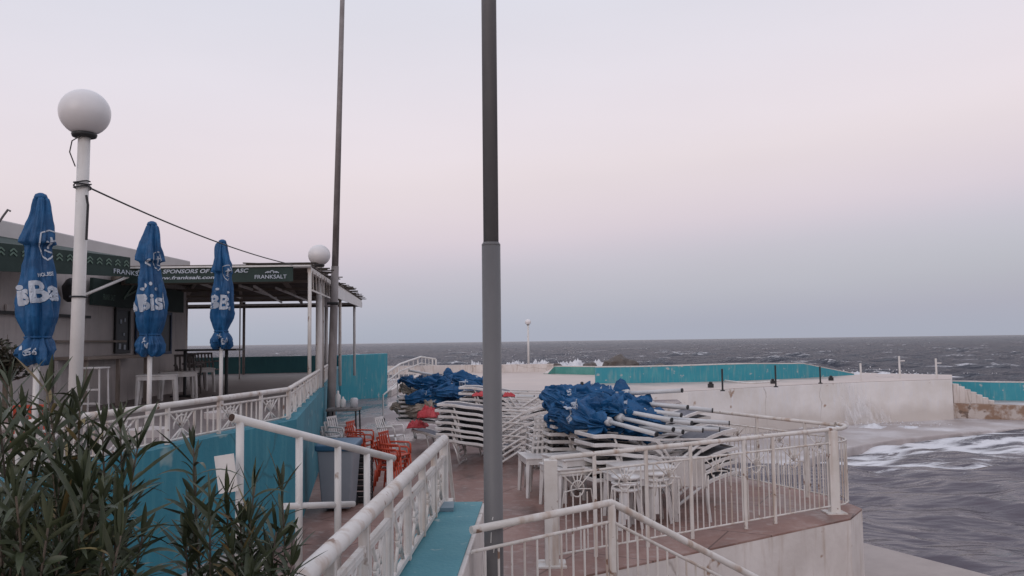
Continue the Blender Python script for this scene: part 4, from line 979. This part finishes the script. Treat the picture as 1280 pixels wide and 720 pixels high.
for i, (px, Y, a) in enumerate([(226, 19.5, 150), (238, 20.3, 170), (250, 21.3, 160), (234, 18.2, 190), (262, 22.3, 175)]):
    p = at(px, 460, Y); inst(rc, (p.x, p.y, UZ), R(a), 'grey woven armchair, %s from the left of the row under the canopy' % ['first', 'third', 'fourth', 'second', 'fifth'][i], 'grey chairs under the canopy')
bt = empty('black_table', (0, 0, 0), 'tall black table with dark legs under the canopy by umbrella', 'table')
MB().box((0, 0, 1.0), (1.3, .6, .04)).build('tabletop', dark, bt)
for x in (-.55, .35): MB().tube([(x, 0, .98), (x, 0, .03)], .035, 10).build('leg', dark, bt); MB().box((x, 0, .015), (.45, .45, .03)).build('foot', dark, bt)
p = at(263, 450, 17.5); bt.location = (p.x, p.y, UZ)

# ------------------------------------------------------------ canopy
cp = empty('canopy', (-5.5, 14, UZ), 'flat bamboo roofed canopy on white posts with a green sponsor banner', 'canopy')
zf, zr = at(387, 333, 14).z, CZ+1.62
xa, xb = at(160, 335, 14).x, -3.50
RX = -5.83
pts = [(xa, 14.0, zf), (xb, 14.0, zf), (RX+.15, 30.3, zr), (-17, 30.3, zr)]
zt = [Vector(p) for p in pts]
MB().add([p+Vector((0, 0, .0)) for p in zt]+[p+Vector((0, 0, .05)) for p in zt], [(3,2,1,0),(4,5,6,7),(0,1,5,4),(1,2,6,5),(2,3,7,6),(3,0,4,7)]).build('roof', roofu, cp)
# ragged battens over the right edge
m = MB(); rnd = random.Random(4)
for i in range(70):
    t = i/69; a = zt[1].lerp(zt[2], t); o_ = rnd.uniform(.02, .2)
    m.bar(a+Vector((-1.2, 0, .07+rnd.uniform(-.0, .03))), a+Vector((o_, rnd.uniform(-.1, .1), .06+rnd.uniform(-.06, .05))), .05, .02)
m.build('roof_batten', mat('dark_bamboo', (.03, .025, .022), .9, (.06, .05, .04), 5), cp)
# rafters and purlins
for t in (.0, .2, .4, .6, .8, 1.):
    a = zt[0].lerp(zt[1], t); b = zt[3].lerp(zt[2], t)
    if t == 1.: a = zt[1]+Vector((-.04, 0, 0)); b = zt[2]+Vector((-.04, 0, 0))
    MB().bar(a-Vector((0, 0, .06)), b-Vector((0, 0, .06)), .07, .09).build('rafter', white if t == 1. else wood, cp)
for t in (.12, .3, .5, .7, .97):
    a = zt[0].lerp(zt[3], t); b = zt[1].lerp(zt[2], t)
    MB().bar(a-Vector((0, 0, .14)), b-Vector((.1, 0, .14)), .06, .06).build('purlin', wood if t < .9 else whitec, cp)
MB().tube([zt[0]+Vector((0, -.03, .0)), zt[1]+Vector((0, -.03, .0))], .03, 8).build('front_beam', whitec, cp, smooth=True)
# hanging fringe and far dark edge
m = MB(); a = zt[3]-Vector((0, -.05, .1)); b = zt[2]-Vector((0, -.05, .1))
m.wall(a, b, a.z-.14, a.z+.02, b.z-.14, b.z+.02, .03); m.build('back_valance', roofu, cp)
m = MB()
for (a, b) in (((300, 357, 17), (345, 372, 24)), ((318, 358, 16), (352, 378, 26)), ((345, 360, 18), (385, 376, 25)), ((245, 352, 16), (300, 372, 24))):
    m.tube([at(*a), at(*b)], .03, 6)
m.build('brace', whitec, cp, smooth=True)
# posts
def cpost(px, Y, r, nm='post', mt=white, top=None):
    a = at(px, 400, Y); t = (Y-14)/16.3; zt_ = zf+(zr-zf)*t-.02; MB().tube([(a.x, a.y, UZ), (a.x, a.y, zt_)], r, 10).build(nm, mt, cp, smooth=True)
cpost(387, 14.0, .032); cpost(403.5, 16.6, .03); cpost(425, 21.1, .04); cpost(443, 27.7, .045, mt=whitec); cpost(305, 30.0, .05, mt=brownpole); cpost(233, 29.5, .05); cpost(300, 26, .02, mt=white)
# side lattice between the right-hand posts
m = MB()
for i in range(9):
    t = i/9; a = zt[1].lerp(zt[2], t*.28+.01); m.bar(a+Vector((0, 0, -.06)), a+Vector((-.05, .25, -.42)), .02, .03)
m.bar(zt[1]+Vector((0, .02, -.42)), zt[1].lerp(zt[2], .3)+Vector((0, 0, -.42)), .025, .03)
m.build('side_lattice', white, cp)
MB().wall(zt[1].lerp(zt[2], .3)+Vector((.02, 0, 0)), zt[1].lerp(zt[2], .97)+Vector((.02, 0, 0)), zf-.28, zf-.02, zr-.30, zr-.04, .02).build('side_panel', whitec, cp)
# banner
z1 = at(265, 334.5, 13.9).z; z0 = at(265, 353, 13.9).z
bn_ = empty('banner', (xa, 13.9, z0), 'dark green sponsor banner with white lettering along the front of the canopy', 'banner')
xe = at(366, 345, 13.9).x
MB().wall((xa, 13.92), (xe, 13.92), z0, z1, z0, z1, .012).build('banner_sheet', greenb, bn_)
MB().bar((xa, 13.9, z1+.012), (xb, 13.9, z1+.012), .03, .025).build('top_batten', whitec, bn_)
def bt_(s, px0, px1, py, size, shear=.25, bold=.012):
    a = at(px0, py, 13.91); b = at(px1, py, 13.91); a.z = at(px0, py, 13.91).z
    flat_text(s, size, (a.x, 13.914, a.z), (1, 0, 0), shear, bold, width=b.x-a.x, nrm=(0, -1, 0), lift=.012).build('lettering', lett, bn_)
bt_('PROUD SPONSORS OF SLIEMA ASC', 171, 311, 342.3, .095, .25, .022)
bt_('www.franksalt.com.mt', 190, 286, 349.5, .080, .25, .022)
bt_('FRANKSALT', 318.5, 358.5, 348.5, .095, 0, .008)
m = MB()
for px, s in ((335, .05), (340, .08), (345, .05)):
    a = at(px, 341, 13.9); m.bar((a.x-s, 13.9, a.z), (a.x, 13.9, a.z+s*.5), .004, .014); m.bar((a.x, 13.9, a.z+s*.5), (a.x+s, 13.9, a.z), .004, .014)
m.build('emblem', lett, bn_)

# ------------------------------------------------------------ breakwater furniture
def wl_(name, label, pts, h, th, mt, base=-1.95, cat='wall', hs=None, cap=True):
    m = MB(); P_ = [on(px, py, base) for px, py in pts]; hs = hs or [h]*len(P_)
    vs = []; n = len(P_); cv = []
    for i, p in enumerate(P_):
        d = (P_[min(i+1, n-1)]-P_[max(i-1, 0)]); d.z = 0; q = d.normalized().cross(Vector((0, 0, 1)))*(th/2)
        vs += [p-q-Vector((0, 0, .05)), p+q-Vector((0, 0, .05)), p+q+Vector((0, 0, hs[i])), p-q+Vector((0, 0, hs[i]))]
        q *= 1.02; cv += [p-q+Vector((0, 0, hs[i]+.002)), p+q+Vector((0, 0, hs[i]+.002)), p+q+Vector((0, 0, hs[i]+.04)), p-q+Vector((0, 0, hs[i]+.04))]
    fs = [(0, 1, 2, 3), tuple(4*(n-1)+k for k in (3, 2, 1, 0))]
    for i in range(n-1):
        for k in range(4): fs.append((4*i+k, 4*i+(k+1)%4, 4*i+4+(k+1)%4, 4*i+4+k))
    o = m.add(vs, fs).build(name, mt)
    if cap: MB().add(cv, fs).build('coping', lime, o)
    return tag(o, label, cat)
wl_('seawall', 'long teal sea wall on the breakwater, tapering at right end', [(744, 479), (800, 478.5), (860, 477.5), (930, 475.5), (1000, 472.5), (1062, 468.5)], .73, .5, tealf, hs=[.72, .72, .74, .76, .68, .05])
wl_('seawall', 'shorter green teal sea wall farther back with a sloping left end', [(682, 467.5), (696, 467), (746, 468.5)], .4, .5, mat('sea_green_paint', (.06, .27, .24), .6, (.12, .33, .30), 1.5), hs=[.02, .42, .44])
wl_('parapet', 'low whitewashed parapet along the seaward edge behind the loungers', [(470, 467.5), (560, 466), (692, 464.5)], .45, .5, lime)
wl_('seawall', 'teal sea wall at the far right edge behind white steps', [(1190, 498), (1240, 500), (1300, 501), (1400, 502)], .87, .4, tealf, base=-3.2)
struct(MB().prism([(20.4, 37.3), (23.5, 36.6), (34, 36.2), (on(1450, 499, -3.2).x, on(1450, 499, -3.2).y), (on(1190, 497, -3.2).x, on(1190, 497, -3.2).y)], -3, CZ-3.2), 'side_platform', slabm)
m = MB(); P0 = on(1188, 521, -3.7); P1 = on(1290, 524, -3.7); P2 = on(1420, 528, -3.7)
for a, b in ((P0, P1), (P1, P2)): m.wall(a, b, -2, SZ+.66, -2, SZ+.62, .5)
tag(m.build('masonry_wall', masonry, bevel=.03), 'low brown masonry wall washed by foam at the right edge', 'wall')
m = MB(); n = 7
for i in range(n):
    px = 1189+i*7.2; a = at(px, 505, 37.2); b = at(px+7.2, 505, 37.2); zt_ = at(px+3, 479.5+i*3.4, 37.2).z
    m.box(((a.x+b.x)/2, 37.4, (zt_+SZ)/2), (b.x-a.x-.004, .9, zt_-SZ))
tag(m.build('sea_steps', lime, bevel=.02), 'white stepped block going down to the right from the breakwater end', 'steps')
for px, yt, yb, mt_, lb in ((906, 461, 489.5, dark, 'dark thin mooring post on the breakwater, leftmost of three'), (973, 456.5, 484.5, dark, 'dark thin mooring post on the breakwater, middle of three'), (1029, 458, 480, dark, 'dark thin mooring post on the breakwater, rightmost of three')):
    b = on(px, yb, -1.95); t = at(px, yt, b.y+.3); r_ = .035
    o = empty('mooring_post', (b.x, b.y+.3, PZ), lb, 'post', 'dark posts on the breakwater')
    MB().tube([(b.x, b.y+.3, PZ), (b.x, b.y+.3, t.z)], r_, 8).build('shaft', dark, o); MB().lathe([(.09, 0), (.09, .03), (.04, .05)], (b.x, b.y+.3, PZ), 12).build('base_plate', dark, o)
for px, yt, yb, lb in ((1080, 454, 475.5, 'short white post, leftmost of three on the breakwater edge'), (1129, 445, 474, 'tallest white post in the middle of the breakwater edge'), (1175, 448, 472, 'white post with a short arm at the right end of the breakwater')):
    b = on(px, yb, -1.95); t = at(px, yt, b.y+.3)
    o = empty('white_post', (b.x, b.y+.3, PZ), lb, 'post', 'white posts on the breakwater')
    MB().tube([(b.x, b.y+.3, PZ), (b.x, b.y+.3, t.z)], .045, 8).build('shaft', whitec, o)
    if px > 1100: MB().tube([(b.x, b.y+.3, t.z-.22), (b.x+.25, b.y+.3, t.z-.22)], .03, 6).build('arm', whitec, o)
b1_, b2_ = on(906, 475, -1.95), on(973, 474, -1.95); q = []
for i in range(13):
    t = i/12; p = on(906+67*t, 476+3*math.sin(t*PI), -1.93); p.z = PZ+.03; q.append(p)
tag(MB().tube(q, .05, 6).build('rope', whitec), 'thick white rope lying on the breakwater between two dark posts', 'rope')
for i, (px, py, s, lb) in enumerate([(890, 485, .35, 'black mooring block on the breakwater, leftmost'), (891, 476, .28, 'small black mooring block close under the teal wall'), (814, 478.5, .25, 'small black block by the sea wall above the blue umbrellas'), (968, 480, .3, 'black mooring block at the foot of the middle dark post'), (1041, 476, .32, 'black mooring block right of the dark posts'), (728, 484, .3, 'black block on the walkway behind the blue umbrellas')]):
    p = on(px, py, -1.95); s *= .62; m = MB().box((p.x, p.y+.2, PZ+s*.38), (s, s*.7, s*.76)); m.lathe([(s*.3, 0), (s*.42, .03), (s*.2, .08)], (p.x, p.y+.2, PZ+s*.76), 10)
    tag(m.build('mooring_block', dark, bevel=.02), lb, 'block', 'black blocks on the breakwater')
# rocks
def rock(px, py, Y, sz, seed, label):
    c = at(px, py, Y); bm = bmesh.new(); bmesh.ops.create_icosphere(bm, subdivisions=4, radius=1)
    for v in bm.verts:
        k = 1+.35*noise.noise(v.co*1.3+Vector((seed, 0, 0)))+.12*noise.noise(v.co*4+Vector((0, seed, 0)))
        v.co = Vector((v.co.x*sz[0]*k, v.co.y*sz[1]*k, v.co.z*sz[2]*k))
    me = bpy.data.meshes.new('rock'); bm.to_mesh(me); bm.free(); me.materials.append(rockm)
    o = bpy.data.objects.new('rock', me); COL.objects.link(o); o.location = c; tag(o, label, 'rock', 'rocks in the surf behind the sea wall')
rock(774, 461, 55, (1.25, 1.0, .85), 1, 'large dark boulder rising behind the teal sea wall')
rock(737, 461, 56, (.6, .6, .42), 5, 'small dark rock left of the large boulder')
rock(679, 463, 57, (.55, .5, .42), 9, 'small round dark rock in the foam near the distant lamp')
rock(692, 463, 56, (.75, .5, .5), 12, 'low dark rock in the foam right of the distant lamp')
rock(825, 460, 56, (.45, .5, .3), 15, 'tiny dark rock right of the large boulder')
# splashes
def splash(px, py, Y, w_, h, seed, label):
    c = at(px, py, Y); nx, ny = 90, 24; vs = []
    for i in range(nx+1):
        for j in range(ny+1):
            x = (i/nx-.5)*w_; y = (j/ny-.5)*1.6; e_ = max(0, 1-(2*x/w_)**2)*max(0, 1-(y/.8)**2)
            k = .5+.9*noise.noise(Vector((x*1.3+seed, y, seed)))+.6*abs(noise.noise(Vector((x*5, y*4+seed, 2))))+.5*noise.noise(Vector((x*12, y*9, seed)))
            vs.append(Vector((c.x+x+.1*noise.noise(Vector((x*6, y*6, 9))), c.y+y, c.z-.15+h*e_*max(k, .0))))
    fs = [(i*(ny+1)+j, (i+1)*(ny+1)+j, (i+1)*(ny+1)+j+1, i*(ny+1)+j+1) for i in range(nx) for j in range(ny)]
    rnd = random.Random(seed); m = MB().add(vs, fs)
    for i in range(int(w_*7)):
        x = rnd.gauss(0, .28)*w_; p = Vector((c.x+x, c.y+rnd.gauss(0, .4), c.z+h*math.exp(-(x/w_/.3)**2)*rnd.uniform(.3, 1.5)))
        m.sphere(p, rnd.uniform(.012, .035), 5, 3)
    o = m.build('spray', foamm, smooth=True); tag(o, label, 'spray', kind='stuff')
splash(594, 464, 55, 2.6, 1.0, 1, 'white spray breaking over the parapet left of the pole')
splash(650, 463, 55, 6.5, .8, 2, 'low white spray in front of the distant lamp')
splash(715, 461, 57, 10, .8, 3, 'white surf among the rocks behind the sea wall')
splash(1080, 468.5, 42, 9.5, .27, 5, 'thin film of white water running over the breakwater end')
def falling():
    m = bpy.data.materials.new('falling_water'); m.use_nodes = True; nt = m.node_tree; b = nt.nodes['Principled BSDF']; L = nt.links.new
    b.inputs['Base Color'].default_value = (.78, .78, .80, 1); b.inputs['Roughness'].default_value = .4
    tc = nd(nt, 'ShaderNodeTexCoord'); mp = nd(nt, 'ShaderNodeMapping'); mp.inputs['Scale'].default_value = (3.2, 3.2, .55); L(tc.outputs['Object'], mp.inputs['Vector'])
    n = nd(nt, 'ShaderNodeTexNoise'); n.inputs['Scale'].default_value = 1.6; n.inputs['Detail'].default_value = 8; L(mp.outputs['Vector'], n.inputs['Vector'])
    at_ = nd(nt, 'ShaderNodeAttribute', attribute_name='edge'); a = nd(nt, 'ShaderNodeMath', operation='ADD'); L(n.outputs['Fac'], a.inputs[0]); L(at_.outputs['Fac'], a.inputs[1])
    r = nd(nt, 'ShaderNodeMapRange'); r.inputs['From Min'].default_value = .80; r.inputs['From Max'].default_value = 1.2; r.inputs['To Max'].default_value = .6; L(a.outputs[0], r.inputs['Value']); L(r.outputs['Result'], b.inputs['Alpha'])
    p0 = fr[3]; p1 = fr[4]; d = (p1-p0); d.z = 0; ln = d.length; d.normalize(); q = Vector((d.y, -d.x, 0)); nx, nz = 40, 16; vs = []; ed = []
    s0 = ln*.35
    for j in range(nz+1):
        t = j/nz; z = PZ+.02-(PZ-SZ)*t; wd = 2.0+2.6*t; c = s0+1.2+t*1.0
        for i in range(nx+1):
            u = i/nx-.5; vs.append(p0+d*(c+u*wd)+q*(.05+.35*t*t+.05*noise.noise(Vector((i*.3, j*.2, 1))))+Vector((0, 0, z-p0.z))); ed.append(.55*(1-(2*abs(u))**2)*(.75+.25*t)-.02)
    o = MB().add(vs, [(j*(nx+1)+i, j*(nx+1)+i+1, (j+1)*(nx+1)+i+1, (j+1)*(nx+1)+i) for j in range(nz) for i in range(nx)]).build('falling_water', m, smooth=True)
    A = o.data.attributes.new('edge', 'FLOAT', 'POINT'); A.data.foreach_set('value', ed); tag(o, 'white sea water running down the breakwater face near its right end', 'water', kind='stuff')
falling()
q_ = fr[3].lerp(fr[4], .75)
splash(1080, 533, q_.y-1.2, 7.5, .17, 6, 'foam churning at the foot of the breakwater')
# far stair rail at left back
rp_ = [on(481, 487, -2.25), on(498, 477, -2.25), on(526, 472, -2.25), on(546, 472.5, -2.25)]
yr = rp_[2].y
root = empty('stair_railing', rp_[0], 'far white arched stair railing at the back of the terrace', 'railing')
top = [at(481, 468, rp_[0].y), at(500, 455, rp_[1].y), at(526, 446, yr), at(545, 449, yr)]
MB().tube(top, .06, 8).build('top_rail', whitec, root, smooth=True)
MB().tube([p-Vector((0, 0, .42)) for p in top], .04, 6).build('middle_rail', whitec, root, smooth=True)
for i in range(14):
    t = i/13*2.999; k = int(t); a = top[k].lerp(top[k+1], t-k); r_ = .055 if i % 4 == 0 or i == 13 else .028
    MB().tube([a, Vector((a.x, a.y, TZ))], r_, 6).build('post' if r_ > .05 else 'baluster', whitec, root)
a = on(479, 532, -2.25); root = empty('handrail', a, 'thin white handrail with one tall post left of the umbrella pile', 'handrail')
tpz = at(480, 494, a.y).z; far_ = at(497, 478, 27)
MB().tube([(a.x, a.y, TZ), (a.x, a.y, tpz)], .022, 8).build('post', whitec, root); MB().tube([(a.x, a.y, tpz), far_], .022, 8).build('top_rail', whitec, root, smooth=True)
MB().tube([far_, (far_.x, far_.y, TZ)], .022, 8).build('post', whitec, root)
MB().lathe([(.05, 0), (.05, .18), (.03, .22)], (a.x, a.y, TZ), 10).build('post_sleeve', dark, root)

# ------------------------------------------------------------ oleanders
yell = mat('yellowed_leaf', (.20, .16, .06), .55, (.14, .09, .04), 9.)
def leaf(m, base_, d, length, wd, bend, rnd):
    d = d.normalized(); side = d.cross(Vector((0, 0, 1)))
    if side.length < .05: side = Vector((1, 0, 0))
    side.normalize(); side = (Matrix.Rotation(rnd.uniform(-1.1, 1.1), 3, d) @ side); nrm = side.cross(d)
    n = 6; vs = []; p = Vector(base_); dd = d.copy()
    for i in range(n+1):
        t = i/n; w_ = wd*math.sin(PI*min(1, t*.93+.07))**.8*(1 if i < n else 0)*.5+.0004
        vs += [p-side*w_+nrm*w_*.35, p, p+side*w_+nrm*w_*.35]
        dd = (dd+Vector((0, 0, -1))*bend/n).normalized(); p = p+dd*(length/n)
    fs = []
    for i in range(n):
        a = i*3; fs += [(a, a+1, a+4, a+3), (a+1, a+2, a+5, a+4)]
    m.add(vs, fs)
def shrub(label, base_px, tips, seed, lm=leafm, ls=1., dens=1.):
    rnd = random.Random(seed); b = at(*base_px); b.z = max(b.z, CZ-1.6)
    root = empty('oleander', (b.x, b.y, CZ-1.6), label, 'shrub', 'oleander shrubs in the foreground')
    st = MB(); lf = MB(); ly = MB()
    for px, py, Y in tips:
        e_ = at(px, py, Y); s0 = b+Vector((rnd.uniform(-.12, .12), rnd.uniform(-.12, .12), 0)); s0.z = CZ-1.6
        mid = s0.lerp(e_, .55)+Vector((rnd.uniform(-.08, .08), rnd.uniform(-.08, .08), -.05)); mid.x += (s0.x-e_.x)*.1; mid.z -= .05
        ps = []
        for i in range(13):
            t = i/12; ps.append(s0*(1-t)**2+mid*2*t*(1-t)+e_*t*t)
        st.tube(ps, .009, 6, .0025)
        Ls = sum((q-p).length for p, q in zip(ps[:-1], ps[1:]))
        k = 0; s = .38*Ls; ph = rnd.random()*6
        while s < Ls:
            t = s/Ls; j = min(11, int(t*12)); p = ps[j].lerp(ps[j+1], t*12-j); d = (ps[j+1]-ps[j]).normalized()
            ax = d.cross(Vector((.3, .9, .1))).normalized(); spread = R(58-25*max(0, (t-.75)/.25))
            for q in range(3):
                if rnd.random() > .93*dens: continue
                o_ = Matrix.Rotation(ph+q*2*PI/3+rnd.uniform(-.3, .3), 3, d) @ ax
                dl = d*math.cos(spread)+o_*math.sin(spread); dl += Vector((rnd.uniform(-.15, .15), rnd.uniform(-.15, .15), rnd.uniform(0, .15)))
                leaf(lf if rnd.random() > .045 else ly, p, dl+Vector((rnd.gauss(0, .16), rnd.gauss(0, .16), rnd.gauss(0, .1))), rnd.uniform(.06, .185)*ls, rnd.uniform(.009, .018)*ls, rnd.choice((-.15, .1, .3, .6, 1.3)), rnd)
            ph += 1.05; s += rnd.uniform(.035, .055)*(1.15-.45*t)
        for q in range(4):
            leaf(lf, e_, (ps[-1]-ps[-2]).normalized()+Vector((rnd.uniform(-.35, .35), rnd.uniform(-.35, .35), .2)), rnd.uniform(.06, .10)*ls, .013*ls, .1, rnd)
    st.build('stem', barkm, root, smooth=True); lf.build('foliage', lm, root, smooth=True); tag(ly.build('foliage', yell, root, smooth=True), 'yellowed leaves')
    return root
rnd = random.Random(11)
tips = [(12, 480, 2.7), (58, 485, 2.6), (30, 520, 2.4), (100, 500, 2.6), (150, 530, 2.6), (110, 560, 2.4), (60, 540, 2.3), (0, 530, 2.2), (88, 520, 2.7), (128, 538, 2.5), (172, 560, 2.5), (40, 575, 2.3), (75, 585, 2.2), (150, 630, 2.2), (105, 630, 2.0), (20, 620, 1.9), (-15, 560, 2.2), (178, 670, 2.2),  (60, 660, 1.9), (130, 690, 2.0), (5, 690, 2.0), (-20, 640, 2.3)]
tips += [(rnd.uniform(-40, 155), rnd.uniform(590, 790), rnd.uniform(1.9, 2.9)) for _ in range(44)]
shrub('large dark oleander shrub filling the lower left corner', (70, 900, 2.4), tips, 3)
tips = [(242, 560, 2.7), (318, 608, 2.6), (352, 612, 2.75), (283, 618, 2.5), (262, 640, 2.4), (312, 655, 2.5), (232, 675, 2.5), (345, 665, 2.6), (290, 690, 2.4), (365, 705, 2.6)]
tips += [(rnd.uniform(235, 350), rnd.uniform(640, 780), rnd.uniform(2.3, 2.9)) for _ in range(20)]
shrub('smaller oleander shrub in front of the pipe handrail', (300, 900, 2.7), tips, 8)
# dry plant on the raised terrace
r0 = at(8, 440, 9.3); root = empty('potted_shrub', (r0.x, r0.y, UZ), 'dark twiggy shrub standing on the raised terrace at the left edge', 'shrub')
rnd = random.Random(5); lf = MB(); st = MB()
for i in range(60):
    d = Vector((rnd.gauss(0, .5), rnd.gauss(0, .4), rnd.uniform(.4, 1.2))).normalized(); l = rnd.uniform(.3, .62); a = Vector((r0.x, r0.y, r0.z-.35)); e_ = a+d*l
    st.tube([a, e_], .006, 4, .003)
    for q in range(14): leaf(lf, a.lerp(e_, rnd.uniform(.3, 1)), Vector((rnd.gauss(0, 1), rnd.gauss(0, 1), rnd.uniform(0, 1))), rnd.uniform(.05, .09), .03, .3, rnd)
st.tube([(r0.x, r0.y, UZ+.3), (r0.x, r0.y, r0.z-.3)], .03, 8)
st.build('stem', barkm, root); lf.build('foliage', leafd, root, smooth=True)
MB().lathe([(.16, 0), (.22, .36), (.24, .38), (.2, .36)], (r0.x, r0.y, UZ), 20).build('pot', wall_b, root, smooth=True)
